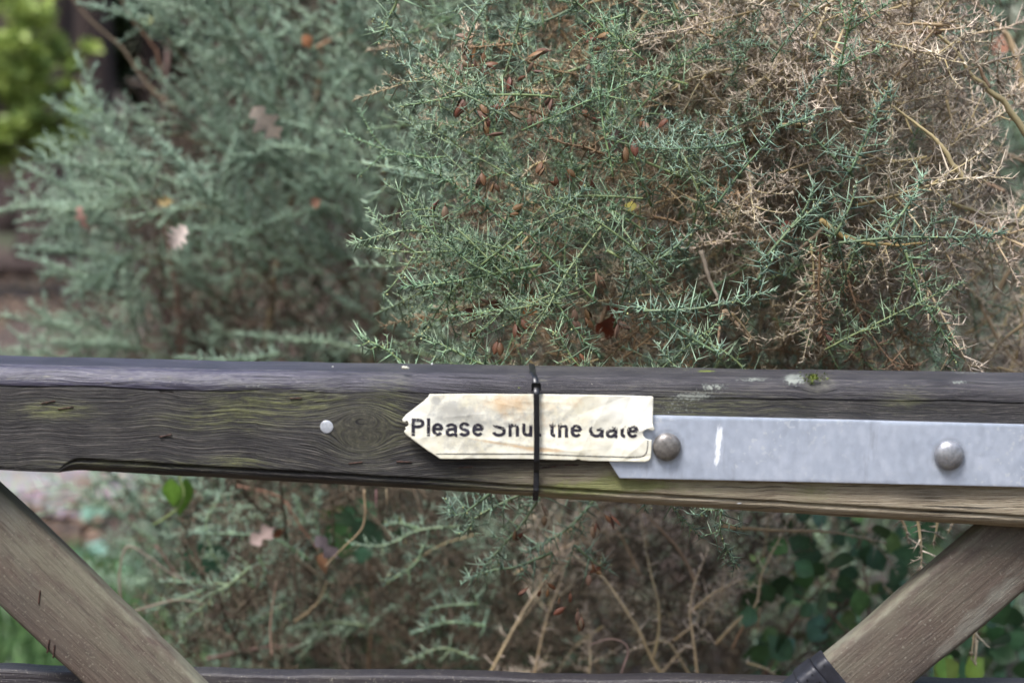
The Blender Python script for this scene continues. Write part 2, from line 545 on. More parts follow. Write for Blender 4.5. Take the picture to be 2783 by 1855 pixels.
algae = (0.9 * blob(150, 1115, 90, 22) + 0.7 * blob(650, 1090, 90, 40) + 0.6 * blob(600, 1140, 160, 30) + 0.8 * blob(830, 1090, 120, 35) +
         0.7 * blob(640, 1250, 60, 14) + 0.6 * blob(1060, 1090, 60, 60) + 0.55 * blob(1000, 1190, 90, 60) + 0.5 * blob(400, 1262, 300, 14) +
         1.3 * blob(1720, 1318, 130, 20) + 0.9 * blob(1560, 1330, 130, 25) + 0.8 * blob(1660, 1300, 30, 30) + 0.85 * blob(2210, 1335, 70, 30) + 0.5 * blob(1950, 1325, 160, 22) +
         0.5 * blob(1900, 1110, 200, 40) + 0.5 * blob(2460, 1090, 60, 25) + 0.4 * blob(2000, 985, 900, 14) + 0.45 * blob(1300, 1330, 250, 22) + 0.35 * blob(1450, 1290, 200, 20) + 0.03)
tan = np.clip((PYv - (1240 + 0.0 * PXv)) / 50, 0, 1) * np.clip((PXv - 1250) / 450, 0, 1)
tan = tan * (1 - 0.55 * blob(2520, 1345, 90, 22) - 0.25 * blob(2700, 1360, 40, 10))
below = (np.arange(NR)[:, None] > 84) * np.ones((1, SX))
tan = np.clip(tan + (0.12 + 0.45 * np.clip((PXv - 1100) / 500, 0, 1)) * below * np.clip((PXv - 100) / 600, 0, 1), 0, 0.95)
rowi = np.arange(NR)[:, None] * np.ones((1, SX))
wet = np.clip((31 - rowi) / 3, 0, 1) * (0.22 + 0.78 * np.clip((1500 - PXv) / 900, 0, 1))  # wet top band, which also carries the painted sky sheen
lich = (0.72 * blob(2160, 1030, 34, 20, 3) + 0.6 * blob(1940, 1050, 60, 12) + 0.6 * blob(2605, 1038, 36, 6, 3) + 0.62 * blob(2050, 1030, 60, 10) + 0.62 * blob(1890, 1075, 90, 14) +
        0.5 * blob(700, 1050, 70, 8) + 0.45 * blob(1830, 1110, 110, 30) + 0.55 * blob(2620, 1013, 110, 3) + 0.35 * blob(2150, 1110, 160, 12) + 0.5 * blob(2010, 1362, 30, 3))
mossm = 0.75 * blob(2210, 1026, 16, 10) + 0.8 * blob(1920, 1008, 40, 4) + 0.55 * blob(1410, 1053, 14, 4)
V = np.stack([RX, RY, RZ], -1).reshape(-1, 3)
i, j = np.meshgrid(np.arange(SX - 1), np.arange(NR - 1))
k = (i + j * SX).ravel()
Q = np.stack([k, k + SX, k + SX + 1, k + 1], 1)
ends = []
gcol = np.stack([RX, G, RY * 0.3], -1).reshape(-1, 3)
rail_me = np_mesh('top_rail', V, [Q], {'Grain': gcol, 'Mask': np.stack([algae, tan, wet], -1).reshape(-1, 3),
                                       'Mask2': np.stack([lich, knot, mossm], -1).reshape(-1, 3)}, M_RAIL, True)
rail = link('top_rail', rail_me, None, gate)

# moss tuft and lichen crust in the knot hole of the rail
def tuft(name, px, py, y, n, size, c1, c2, mat, sq=1.0):
    g = Geo()
    o = pa(px, py, y)
    for _ in range(n):
        d = unit(RNG.normal(size=3) + np.array([0, -1.0, 0.8]))
        b = o + np.array([RNG.normal() * size * 1.3, RNG.normal() * size * 0.3, RNG.normal() * size * 0.6 * sq])
        s = unit(np.cross(d, RNG.normal(size=3))) * size * 0.18
        f = RNG.random()
        c = np.array(c1) * (1 - f) + np.array(c2) * f
        g.add([b - s, b + s, b + d * size * (0.4 + 0.6 * RNG.random())], [[0, 1, 2]], None, c)
    return tag(link(name, g.mesh(name, mat), None, rail), kind='stuff')


tuft('moss', 2210, 1027, 0.0035, 130, 0.0034, (0.035, 0.05, 0.008), (0.20, 0.22, 0.03), M_LEAF)


def sliver(name, px, py, lpx, wpx, col, ang=0.0, y=-0.0008, mat=None):
    """thin raised flake lying on the rail's face"""
    g = Geo()
    o = pa(px, py, y)
    n = 9
    t = np.linspace(-1, 1, n)
    w = (1 - t ** 2) ** 0.5 * (0.75 + 0.5 * RNG.random(n)) * wpx * mmpx / 2
    L = lpx * mmpx / 2
    ca, sa = math.cos(ang), math.sin(ang)
    up = np.stack([t * L * ca - w * sa, 0 * t - 0.0004, t * L * sa + w * ca], 1) + o
    dn = np.stack([t * L * ca + w * sa, 0 * t - 0.0002, t * L * sa - w * ca], 1) + o
    Vv = np.concatenate([up, dn, up + [0, 0.0012, 0], dn + [0, 0.0012, 0]])
    q = []
    for a in range(n - 1):
        q += [[a, n + a, n + a + 1, a + 1], [2 * n + a, a, a + 1, 2 * n + a + 1], [n + a, 3 * n + a, 3 * n + a + 1, n + a + 1]]
    g.add(Vv, None, q, col)
    return link(name, g.mesh(name, mat or M_DRY), None, rail)


sliver('lichen_flake', 1101, 999, 22, 9, (0.75, 0.72, 0.6), -0.1, 0.004)
sliver('lichen_flake', 1174, 989, 6, 5, (0.8, 0.8, 0.8), 0, 0.02)
sliver('lichen_flake', 904, 996, 5, 4, (0.8, 0.8, 0.75), 0, 0.01)
sliver('lichen_flake', 2010, 1367, 14, 4, (0.8, 0.8, 0.8), 0, 0.002)

# rusty staples left in the wood
def rust_mat():
    m = Mat('rusty_iron', Roughness=0.75, Metallic=0.3)
    tc = m.n('TexCoord').outputs['Object']
    m.set(m.b, {'Base Color': m.ramp(m.noise(tc, 400, 4), [(0.35, (0.025, 0.014, 0.012)), (0.65, (0.11, 0.055, 0.04))])})
    return m.m


M_RUST = rust_mat()


def staple(a, b, y, parent, r=0.0005):
    g = Geo()
    A, B = pa(*a, y), pa(*b, y)
    inn = np.array([0, 0.004, 0])
    out = np.array([0, -0.0005, 0])
    tube(g, smooth_path([A + inn, A + out * 0.7, A + out + (B - A) * 0.08, B + out - (B - A) * 0.08, B + out * 0.7, B + inn], 22), r, 6, (1, 1, 1))
    return link('staple', g.mesh('staple', M_RUST, True), None, parent)


z1 = lambda x, y: (x / 2.139, 920 + y / 2.139)
z2 = lambda x, y: (1050 + x / 2.941, 960 + y / 2.941)
z4 = lambda x, y: (x / 2.613, 1255 + y / 2.613)
for a, b in ((z1(243, 375), z1(318, 360)), (z1(340, 408), z1(424, 396)), (z1(1688, 346), z1(1752, 344)), (z1(2030, 724), z1(2104, 716)), (z1(930, 570), z1(995, 555)),
             (z2(85, 862), z2(200, 866)), (z2(580, 910), z2(690, 903)), (z2(1245, 910), z2(1360, 900)), (z2(1428, 890), z2(1532, 892))):
    staple(a, b, 0.0, rail)


# diagonal braces and lower rail: boards built in their own frame, length along X
def board(name, a, b, width, y0, thick, mat, parent, bev=0.004, over=(0.3, 0.3), edge_k=1.0):
    A, B = Vector(a), Vector(b)
    d = (B - A).normalized()
    A, B = A - d * over[0], B + d * over[1]
    L = (B - A).length
    up = Vector((0, -1, 0)).cross(d)
    if up.z < 0:
        up = -up
    yv = up.cross(d)
    nx, nz = max(12, int(L / 0.012)), 6
    bm = bmesh.new()
    bmesh.ops.create_cube(bm, size=1.0)
    bmesh.ops.scale(bm, vec=(L, thick, width), verts=bm.verts)
    ed = [e for e in bm.edges if abs(e.verts[0].co.x - e.verts[1].co.x) > L * 0.5]
    bmesh.ops.bevel(bm, geom=ed, offset=bev, segments=4, profile=0.5, affect='EDGES')
    ed = [e for e in bm.edges if abs(e.verts[0].co.x - e.verts[1].co.x) > L * 0.5]
    bmesh.ops.subdivide_edges(bm, edges=ed, cuts=nx, use_grid_fill=True)
    for v in bm.verts:
        q = v.co * 1.0
        n1 = mnoise.noise((q.x * 9 + A.x * 9, q.z * 20, 1)) * 0.0026
        n2 = mnoise.noise((q.x * 30, q.z * 40, A.x * 5)) * 0.0011
        if abs(q.z) > width * 0.35:
            v.co.z += n1 + n2
        v.co.y += n2 * 0.6
    me = bpy.data.meshes.new(name)
    bm.to_mesh(me)
    bm.free()
    me.materials.append(mat)
    co = np.zeros(len(me.vertices) * 3, np.float32)
    me.vertices.foreach_get('co', co)
    co = co.reshape(-1, 3)
    edge = np.clip((np.abs(co[:, 2]) - width * 0.36) / (width * 0.1), 0, 1) * (co[:, 2] > 0) + 0.5 * (co[:, 2] < -width * 0.46)
    c4 = np.ones((len(co), 4), np.float32)
    c4[:, 0] = edge * edge_k
    c4[:, 1] = 0
    at = me.color_attributes.new('Col', 'FLOAT_COLOR', 'POINT')
    at.data.foreach_set('color', c4.ravel())
    me.polygons.foreach_set('use_smooth', np.ones(len(me.polygons), bool))
    o = link(name, me, None, parent)
    rot = Matrix((d, yv, up)).transposed()
    mid = (A + B) / 2
    mid.y = y0 + thick / 2
    mw = Matrix.Translation(mid) @ rot.to_4x4()
    o.matrix_parent_inverse = Matrix.Translation(-parent.location)
    o.matrix_basis = mw
    return o, d, up, width


YB, TB = 0.022, 0.027
def brace_from_px(up1, up2, lo1, lo2, name='brace', over=(0.3, 0.3)):
    u1, u2, l1, l2 = (P(*q, YB) for q in (up1, up2, lo1, lo2))
    d = (u2 - u1).normalized()
    nrm = Vector((0, -1, 0)).cross(d)
    wd = abs((l1 - u1).dot(nrm))
    wd2 = abs((l2 - u1).dot(nrm))
    wd = (wd + wd2) / 2
    s = 1 if (l1 - u1).dot(nrm) > 0 else -1
    off = nrm * s * wd / 2
    return board(name, u1 + off, u2 + off, wd, YB, TB, M_BRACE, gate, 0.005, over)


br_l, dl, ul, wl = brace_from_px((0, 1338), (540, 1855), (0, 1649), (218, 1855), over=(0.10, 0.5))
br_r, dr, ur, wr = brace_from_px((2240, 1795), (2668, 1432), (2490, 1855), (2783, 1610), over=(0.5, 0.07))
br_l['label'] = 'brown diagonal brace sloping down from the latch end'
br_r['label'] = 'brown diagonal brace rising under the metal strap'
for a, b in ((z4(285, 912), z4(275, 1000)), (z4(350, 1262), z4(335, 1350)), (z4(388, 1300), z4(378, 1385))):
    staple(a, b, YB, gate, 0.0006).name = 'staple'
YL = YB + TB + 0.001
lowz = P(1400, 1843, YL + 0.0).z
low, *_ = board('lower_rail', (-0.45, YL, lowz - 0.0375), (0.47, YL, lowz - 0.0375 + 0.0005), 0.075, YL, 0.024, M_LOWER, gate, 0.003, (0.62, 0.62), 0.0)


# galvanised strap hinge with cup-head bolts
def galv_material():
    m = Mat('galvanised_steel', Roughness=0.42, Metallic=0.55)
    tc = m.n('TexCoord').outputs['Object']
    v = m.n('TexVoronoi', {'Vector': m.mapping(tc, (1, 1, 0.6)), 'Scale': 210, 'Randomness': 1.0}, feature='SMOOTH_F1')
    sp = m.n('SeparateColor', {0: v.outputs['Color']}).outputs[0]
    a = m.noise(tc, 30, 6, 0.6)
    b = m.noise(tc, 160, 4, 0.7)
    f = m.math('ADD', m.math('MULTIPLY', sp, 0.35), m.math('ADD', m.math('MULTIPLY', a, 0.9), m.math('MULTIPLY', b, 0.5)))
    col = m.ramp(m.remap(f, 0.55, 1.15), [(0.0, (0.48, 0.53, 0.63)), (0.5, (0.57, 0.625, 0.735)), (1.0, (0.67, 0.72, 0.83))])
    # scattered pale corrosion blooms
    pt = m.math('MULTIPLY', m.remap(m.noise(tc, 230, 3, 0.5), 0.60, 0.64), m.remap(m.noise(tc, 14, 2), 0.48, 0.6))
    col = m.mix(m.math('MULTIPLY', pt, 0.55), col, (0.78, 0.81, 0.85))
    dk = m.remap(m.noise(m.mapping(tc, (60, 60, 12)), 1, 5, 0.7), 0.58, 0.75, 0, 0.4)
    col = m.mix(dk, col, (0.20, 0.21, 0.24))
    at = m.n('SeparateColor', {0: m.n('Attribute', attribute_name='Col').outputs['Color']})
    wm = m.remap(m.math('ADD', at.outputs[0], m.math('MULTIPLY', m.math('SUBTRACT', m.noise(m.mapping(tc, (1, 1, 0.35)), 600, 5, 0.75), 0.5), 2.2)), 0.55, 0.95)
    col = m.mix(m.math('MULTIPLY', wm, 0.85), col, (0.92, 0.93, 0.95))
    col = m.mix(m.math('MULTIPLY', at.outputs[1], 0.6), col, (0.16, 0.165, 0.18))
    m.set(m.b, {'Base Color': col, 'Metallic': m.remap(wm, 0, 1, 0.55, 0.0), 'Roughness': m.remap(b, 0.3, 0.7, 0.36, 0.52), 'Normal': m.bump(b, 0.15, 0.0004)})
    return m.m


M_GALV = galv_material()
strap_px = [(1652, 1131), (1700, 1128), (2250, 1141), (2990, 1160), (4300, 1193), (4300, 1357), (2990, 1327), (2250, 1310), (1684, 1298), (1632, 1218), (1632, 1165)]
SY0, SY1 = -0.0062, 0.0006
strap = None
def raster_poly(poly, cell, holes=()):
    """grid cells inside a polygon (x, z), border vertices snapped to its outline"""
    poly = np.asarray(poly)
    mn, mx = poly.min(0) - cell, poly.max(0) + cell
    nx, nz = (np.ceil((mx - mn) / cell).astype(int))
    def inside(q):
        r = np.zeros(len(q), bool)
        a = poly
        b = np.roll(poly, -1, axis=0)
        for (x1, y1), (x2, y2) in zip(a, b):
            c = ((y1 > q[:, 1]) != (y2 > q[:, 1])) & (q[:, 0] < (x2 - x1) * (q[:, 1] - y1) / (y2 - y1 + 1e-15) + x1)
            r ^= c
        return r
    ii, jj = np.meshgrid(np.arange(nx), np.arange(nz))
    ctr = np.stack([mn[0] + (ii + .5) * cell, mn[1] + (jj + .5) * cell], -1).reshape(-1, 2)
    keep = inside(ctr)
    c = (ii + jj * (nx + 1)).ravel()[keep]
    Q = np.stack([c, c + 1, c + nx + 2, c + nx + 1], 1)
    used = np.unique(Q)
    remap = -np.ones((nx + 1) * (nz + 1), int)
    remap[used] = np.arange(len(used))
    V2 = np.stack([mn[0] + (used % (nx + 1)) * cell, mn[1] + (used // (nx + 1)) * cell], 1)
    Q = remap[Q]
    cnt = np.bincount(Q.ravel(), minlength=len(V2))
    bd = np.where(cnt < 4)[0]
    a = poly
    d = np.roll(poly, -1, axis=0) - poly
    for vi in bd:
        p = V2[vi]
        t = np.clip(((p - a) * d).sum(1) / np.maximum((d * d).sum(1), 1e-15), 0, 1)
        q = a + d * t[:, None]
        m_ = np.argmin(((q - p) ** 2).sum(1))
        if ((q[m_] - p) ** 2).sum() < (cell * 1.3) ** 2:
            V2[vi] = q[m_]
    return V2, Q


def to_px(V3):
    c = (np.asarray(V3) - np.array(CAM_LOC)) @ np.array(CAM_ROT)
    return c[:, 0] / -c[:, 2] / kk + W / 2, c[:, 1] / c[:, 2] / kk + H / 2


def slab(V2, Q, y_of, thick):
    """closed plate: front at y_of, back thick behind"""
    n = len(V2)
    yf = y_of(V2)
    F = np.stack([V2[:, 0], yf, V2[:, 1]], 1)
    B = F + np.array([0, thick, 0])
    e = np.concatenate([Q[:, [0, 1]], Q[:, [1, 2]], Q[:, [2, 3]], Q[:, [3, 0]]])
    key = np.sort(e, 1)
    _, inv, cn = np.unique(key, axis=0, return_inverse=True, return_counts=True)
    be = e[cn[inv.ravel()] == 1]
    side = np.stack([be[:, 1], be[:, 0], be[:, 0] + n, be[:, 1] + n], 1)
    return np.concatenate([F, B]), np.concatenate([Q, Q[:, ::-1] + n, side])


poly = np.array([[P(*q, SY0).x, P(*q, SY0).z] for q in strap_px])
V2, Q2 = raster_poly(poly, 0.0022)
Vs, Qs = slab(V2, Q2, lambda v: SY0 + 0 * v[:, 0], SY1 - SY0)
pxs, pys = to_px(Vs)
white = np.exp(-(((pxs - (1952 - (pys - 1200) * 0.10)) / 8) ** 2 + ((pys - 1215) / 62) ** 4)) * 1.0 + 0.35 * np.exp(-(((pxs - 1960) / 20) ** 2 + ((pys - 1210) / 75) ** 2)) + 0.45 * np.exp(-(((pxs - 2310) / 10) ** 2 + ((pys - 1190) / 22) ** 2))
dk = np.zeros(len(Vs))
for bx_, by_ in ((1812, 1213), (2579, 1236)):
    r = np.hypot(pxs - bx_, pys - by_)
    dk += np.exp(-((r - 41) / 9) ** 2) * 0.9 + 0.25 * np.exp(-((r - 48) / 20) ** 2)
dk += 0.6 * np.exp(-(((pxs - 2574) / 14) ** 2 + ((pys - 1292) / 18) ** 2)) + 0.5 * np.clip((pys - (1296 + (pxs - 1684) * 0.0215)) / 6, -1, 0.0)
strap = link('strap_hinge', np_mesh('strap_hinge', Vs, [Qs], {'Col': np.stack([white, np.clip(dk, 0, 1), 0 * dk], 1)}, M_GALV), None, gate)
bv = strap.modifiers.new('edge', 'BEVEL')
bv.width = 0.0007
bv.segments = 2
bv.limit_method = 'ANGLE'
strap['label'] = 'pale grey galvanised steel hinge strap bolted to the top rail'


def bolt_material(name, c1, c2, met, rough):
    m = Mat(name, Roughness=rough, Metallic=met)
    tc = m.n('TexCoord').outputs['Object']
    f = m.noise(tc, 220, 5, 0.65)
    col = m.ramp(f, [(0.35, c1), (0.65, c2)])
    col = m.mix(m.remap(m.noise(tc, 600, 2), 0.66, 0.72, 0, 0.5), col, (0.45, 0.32, 0.24))
    m.set(m.b, {'Base Color': col, 'Normal': m.bump(f, 0.2, 0.0005)})
    return m.m


def dome(name, px, py, rpx, y, hgt, mat, parent, lip=0.0012, squash=0.75):
    o = pa(px, py, y)
    r = rpx * mmpx * (y + 1.6) / 1.6
    g = Geo()
    prof = [(r, 0.0), (r * 1.0, -lip)] + [(r * math.cos(t), -lip - (hgt - lip) * math.sin(t) ** squash) for t in np.linspace(0.06, math.pi / 2 - 0.03, 12)]
    ns = 48
    a = np.linspace(0, 2 * np.pi, ns, endpoint=False)
    Vv = []
    for rr, yy in prof:
        wig = 1 + 0.008 * np.sin(a * 3 + 1)
        Vv.append(np.stack([o[0] + rr * np.cos(a) * wig, np.full(ns, o[1] + yy), o[2] + rr * np.sin(a) * wig], 1))
    n = len(prof)
    Vv = np.concatenate(Vv + [[[o[0], o[1] - hgt, o[2]]]])
    ii = np.arange(n - 1)[:, None] * ns
    jj = np.arange(ns)[None, :]
    q = np.stack([ii + jj, ii + (jj + 1) % ns, ii + ns + (jj + 1) % ns, ii + ns + jj], -1).reshape(-1, 4)
    t = np.stack([(n - 1) * ns + np.arange(ns), (n - 1) * ns + (np.arange(ns) + 1) % ns, np.full(ns, n * ns)], 1)
    g.add(Vv, t, q)
    return link(name, g.mesh(name, mat, True), None, parent)


M_BOLT1 = bolt_material('bronzed_bolt', (0.14, 0.128, 0.118), (0.27, 0.25, 0.23), 0.55, 0.42)
M_BOLT2 = bolt_material('grey_bolt', (0.22, 0.22, 0.235), (0.36, 0.36, 0.375), 0.6, 0.42)
M_NAIL = bolt_material('galvanised_nail', (0.40, 0.42, 0.46), (0.62, 0.64, 0.68), 0.45, 0.5)
b1 = dome('bolt_head', 1812, 1213, 39, SY0, 0.0078, M_BOLT1, strap)
b2 = dome('bolt_head', 2579, 1236, 41, SY0, 0.0082, M_BOLT2, strap)
b1['label'] = 'brown tarnished domed bolt head beside the sign'
dome('nail_head', 888, 1159, 18, 0.0004, 0.0016, M_NAIL, rail, 0.0009, 0.6)

# ------------------------------------------------------------------ sign
sign_px = [(1167, 1071), (1164, 1078), (1150, 1091), (1120, 1114), (1104, 1126), (1093, 1139), (1095, 1145), (1100, 1147), (1104, 1143), (1110, 1146), (1111, 1153), (1107, 1159),
           (1101, 1161), (1104, 1165), (1098, 1172), (1104, 1180), (1130, 1200), (1160, 1222), (1180, 1235), (1196, 1246), (1260, 1246), (1330, 1245), (1400, 1246), (1470, 1248),
           (1560, 1249), (1572, 1246), (1580, 1250), (1640, 1252), (1700, 1252), (1752, 1253), (1764, 1250), (1768, 1243), (1771, 1200), (1770, 1194), (1762, 1193), (1754, 1190),
           (1748, 1182), (1747, 1174), (1752, 1167), (1760, 1164), (1769, 1168), (1776, 1167), (1779, 1163), (1775, 1157), (1773, 1148), (1774, 1110), (1775, 1079), (1772, 1076),
           (1700, 1074), (1600, 1072), (1450, 1071), (1300, 1070)]
SGN_Y = -0.0075


def crease(x, z, cx, cz, ang, ln, w, h):
    c, s = math.cos(ang), math.sin(ang)
    u = (x - cx) * c + (z - cz) * s
    v = -(x - cx) * s + (z - cz) * c
    return h * np.exp(-np.abs(v) / w) * np.exp(-(u / ln) ** 4)


_cr = []
_r = random.Random(5)
for cx, cy, a, ln, w, h in [(1130, 1168, -0.1, 130, 16, -1.1), (1330, 1195, -0.12, 300, 14, 1.0), (1300, 1225, 0.5, 80, 18, 0.9), (1600, 1180, 1.1, 160, 22, 1.3), (1700, 1120, 1.25, 160, 24, -1.3),
                            (1660, 1215, 0.9, 100, 18, -1.0), (1735, 1210, 0.75, 110, 15, 1.3), (1750, 1110, 1.0, 90, 16, 1.0), (1690, 1230, 1.2, 60, 12, 1.1), (1440, 1120, 0.05, 70, 9, 0.7),
                            (1480, 1092, 0.0, 90, 10, 0.8), (1270, 1128, 0.1, 60, 10, 0.8), (1190, 1100, 0.9, 90, 18, -1.0), (1250, 1215, 1.0, 60, 14, 0.8), (1160, 1140, 1.3, 90, 20, 1.1),
                            (1560, 1100, 0.8, 70, 15, 0.8), (1640, 1100, 0.4, 80, 14, -0.9), (1745, 1240, 0.2, 60, 9, -1.2), (1540, 1225, 0.1, 110, 14, 0.7), (1380, 1100, -0.2, 80, 12, 0.7),
                            (1765, 1160, 0.4, 40, 9, 1.8), (1110, 1150, 0.2, 30, 8, 1.5), (1520, 1165, 1.3, 90, 20, 0.8), (1400, 1230, 0.0, 120, 10, 0.7), (1210, 1180, 0.15, 90, 12, 0.8)]:
    q = P(cx, cy, SGN_Y)
    _cr.append((q.x, q.z, a, ln * mmpx, w * mmpx, h * 0.0011))


def sign_y(V2):
    x, z = V2[:, 0], V2[:, 1]
    h = sum(crease(x, z, *c) for c in _cr)
    n = np.array([mnoise.noise((a * 45, b * 70, 0.3)) for a, b in zip(x, z)]) * 0.0011
    n2 = np.array([mnoise.noise((a * 160, b * 160, 4.3)) for a, b in zip(x, z)]) * 0.0003
    x0, x1 = P(1095, 1150, SGN_Y).x, P(1775, 1150, SGN_Y).x
    f = (x - x0) / (x1 - x0)
    base = SGN_Y - 0.0022 * f ** 2 + 0.0014 * np.exp(-((f - 0.53) / 0.09) ** 2)
    return np.minimum(base - h * 0.45 - n * 0.6 - n2, np.where(f > 0.78, SY0 - 0.0016, -0.0021))


def sign_material():
    m = Mat('cream_plastic_sign', Roughness=0.38)
    tc = m.n('TexCoord').outputs['Object']
    at = m.n('SeparateColor', {0: m.n('Attribute', attribute_name='Col').outputs['Color']})
    rust, grey, white = at.outputs[0], at.outputs[1], at.outputs[2]
    n1 = m.noise(tc, 60, 6, 0.65)
    n2 = m.noise(tc, 190, 5, 0.65)
    n3 = m.noise(m.mapping(tc, loc=(5, 5, 5)), 90, 6, 0.7)
    col = m.ramp(n1, [(0.3, (0.76, 0.70, 0.52)), (0.55, (0.84, 0.80, 0.66)), (0.75, (0.88, 0.86, 0.76))])
    g = m.remap(m.math('ADD', grey, m.math('MULTIPLY', m.math('SUBTRACT', n2, 0.5), 1.6)), 0.28, 0.8, 0, 0.85)
    col = m.mix(g, col, m.mix(n3, (0.36, 0.36, 0.34), (0.55, 0.53, 0.47)))
    r = m.remap(m.math('ADD', rust, m.math('MULTIPLY', m.math('SUBTRACT', n3, 0.5), 1.7)), 0.38, 0.95, 0, 0.85)
    col = m.mix(r, col, m.mix(n2, (0.62, 0.40, 0.22), (0.72, 0.56, 0.36)))
    r2 = m.math('MULTIPLY', m.remap(m.noise(tc, 330, 3, 0.7), 0.62, 0.70), m.remap(rust, 0.3, 0.8))
    col = m.mix(m.math('MULTIPLY', r2, 0.7), col, (0.36, 0.17, 0.07))
    col = m.mix(white, col, (0.90, 0.89, 0.83))
    m.set(m.b, {'Base Color': col, 'Roughness': m.remap(n2, 0.3, 0.7, 0.25, 0.42), 'Normal': m.bump(n2, 0.12, 0.0006)})
    return m.m


sign = empty('gate_sign', tuple(P(1430, 1250, SGN_Y)))
tag(sign, 'crumpled cream arrow-shaped sign reading Please Shut the Gate, strapped to the top rail', 'sign')
poly = np.array([[P(*q, SGN_Y).x, P(*q, SGN_Y).z] for q in sign_px])
V2, Q2 = raster_poly(poly, 0.0006)
Vs, Qs = slab(V2, Q2, sign_y, 0.0009)
pxs, pys = to_px(Vs)
gb = lambda cx, cy, sx, sy: np.exp(-(((pxs - cx) / sx) ** 2 + ((pys - cy) / sy) ** 2))
# crease line rust runs from the arrow tip down to the tie
lx = np.interp(pxs, [1150, 1280, 1380, 1470, 1560], [1178, 1192, 1208, 1222, 1226])
rust = 0.75 * gb(1350, 1100, 55, 28) + 0.6 * gb(1430, 1090, 90, 30) + 0.5 * gb(1410, 1150, 40, 30) + 0.45 * gb(1500, 1150, 60, 40) + 0.5 * gb(1560, 1090, 40, 25) + \
    0.9 * np.exp(-((pys - lx) / 5) ** 2) * np.clip((pxs - 1200) / 120, 0, 1) * np.clip((1560 - pxs) / 60, 0, 1) + 0.5 * gb(1480, 1222, 60, 10) + 0.3 * gb(1630, 1120, 40, 50) + 0.4 * gb(1775, 1160, 14, 14)
grey = 0.75 * gb(1220, 1120, 60, 50) + 0.6 * gb(1310, 1150, 90, 60) + 0.5 * gb(1480, 1130, 110, 60) + 0.35 * gb(1440, 1215, 100, 30) + 0.8 * gb(1185, 1088, 14, 10) + 0.4 * gb(1250, 1215, 60, 20) + 0.35 * gb(1620, 1165, 50, 40)
wht = 0.55 * gb(1130, 1140, 45, 40) + 0.6 * gb(1690, 1110, 60, 50) + 0.5 * gb(1745, 1120, 40, 60) + 0.4 * gb(1720, 1215, 40, 30)
sp = link('panel', np_mesh('panel', Vs, [Qs], {'Col': np.clip(np.stack([rust, grey, wht], 1), 0, 1)}, sign_material(), True), None, sign)

# lettering: strokes of each letter rasterised into thin ink cells on the crumpled panel
def arc_pts(cx, cy, rx, ry, a0, a1, n=18):
    t = np.radians(np.linspace(a0, a1, n))
    return [(cx + rx * math.cos(v), cy + ry * math.sin(v)) for v in t]


SW = 0.21   # stroke width for cap height 1
hw = SW / 2
XH = 0.745
def glyph(ch):
    if ch == 'P':
        return [[(hw, 0), (hw, 1)], [(hw, 1 - hw), (0.42, 1 - hw)] + arc_pts(0.42, 0.71, 0.245, 0.29 - hw, 90, -90) + [(0.42, 0.42 + hw), (hw, 0.42 + hw)]], 0.76
    if ch == 'l':
        return [[(hw, 0), (hw, 1)]], 0.19
    if ch == 'e':
        return [[(0.05 + hw, 0.40), (0.68 - hw + 0.03, 0.40)], arc_pts(0.345, XH / 2, 0.345 - hw, XH / 2 + 0.015 - hw, 4, 322, 40)], 0.69
    if ch == 'a':
        return [arc_pts(0.33, XH - 0.24, 0.235, 0.24 - hw + 0.012, 172, 0, 16) + [(0.565, 0.14), (0.59, 0.05), (0.66, 0.03)],
                [(0.565, 0.44), (0.44, 0.405), (0.30, 0.39)] + arc_pts(0.27, 0.225, 0.175, 0.165, 100, 290, 14) + [(0.42, 0.10), (0.52, 0.19), (0.565, 0.30)]], 0.69
    if ch == 's':
        return [arc_pts(0.315, 0.545, 0.215, 0.205 - hw + 0.07, 12, 170, 14)[0:14] + [(0.115, 0.48), (0.2, 0.415), (0.34, 0.37), (0.46, 0.325), (0.52, 0.25)] + arc_pts(0.31, 0.21, 0.215, 0.135, 0, -168, 14)], 0.63
    if ch == 'S':
        return [arc_pts(0.40, 0.755, 0.275, 0.17, 5, 180, 14) + [(0.13, 0.66), (0.22, 0.58), (0.42, 0.525), (0.60, 0.46), (0.69, 0.36), (0.69, 0.27)] + arc_pts(0.39, 0.27, 0.30, 0.19, 0, -175, 16)], 0.79
    if ch == 'h':
        return [[(hw, 0), (hw, 1)], [(hw, 0.42)] + arc_pts(0.335, 0.46, 0.335 - hw, XH - 0.46 - hw + 0.015, 165, 0, 14) + [(0.67 - hw, 0)]], 0.67
    if ch == 'u':
        return [[(hw, XH), (hw, 0.29)] + arc_pts(0.325, 0.29, 0.325 - hw, 0.29 - hw + 0.015, 180, 345, 14), [(0.65 - hw, XH), (0.65 - hw, 0)]], 0.65
    if ch == 't':
        return [[(0.17, 0.95), (0.17, 0.21), (0.20, 0.13), (0.27, 0.085), (0.37, 0.085)], [(0.0, XH - 0.07), (0.37, XH - 0.07)]], 0.38
    if ch == 'G':
        return [arc_pts(0.46, 0.5, 0.46 - hw, 0.515 - hw, 28, 335, 36), [(0.86 - hw * 0.8, 0.0), (0.86 - hw * 0.8, 0.50)], [(0.47, 0.46), (0.86, 0.46)]], 0.88
    return [], 0.3


ZC = 140.0   # cap height in the zoomed photo
letters = [('P', 200, 305), ('l', 325, 346), ('e', 362, 457), ('a', 472, 570), ('s', 580, 668), ('e', 684, 780), ('S', 845, 955), ('h', 975, 1060), ('u', 1085, 1168), ('t', 1190, 1240),
           ('t', 1300, 1352), ('h', 1372, 1452), ('e', 1468, 1565), ('G', 1614, 1738), ('a', 1752, 1850), ('t', 1862, 1910), ('e', 1920, 2016)]
cell = 0.00016
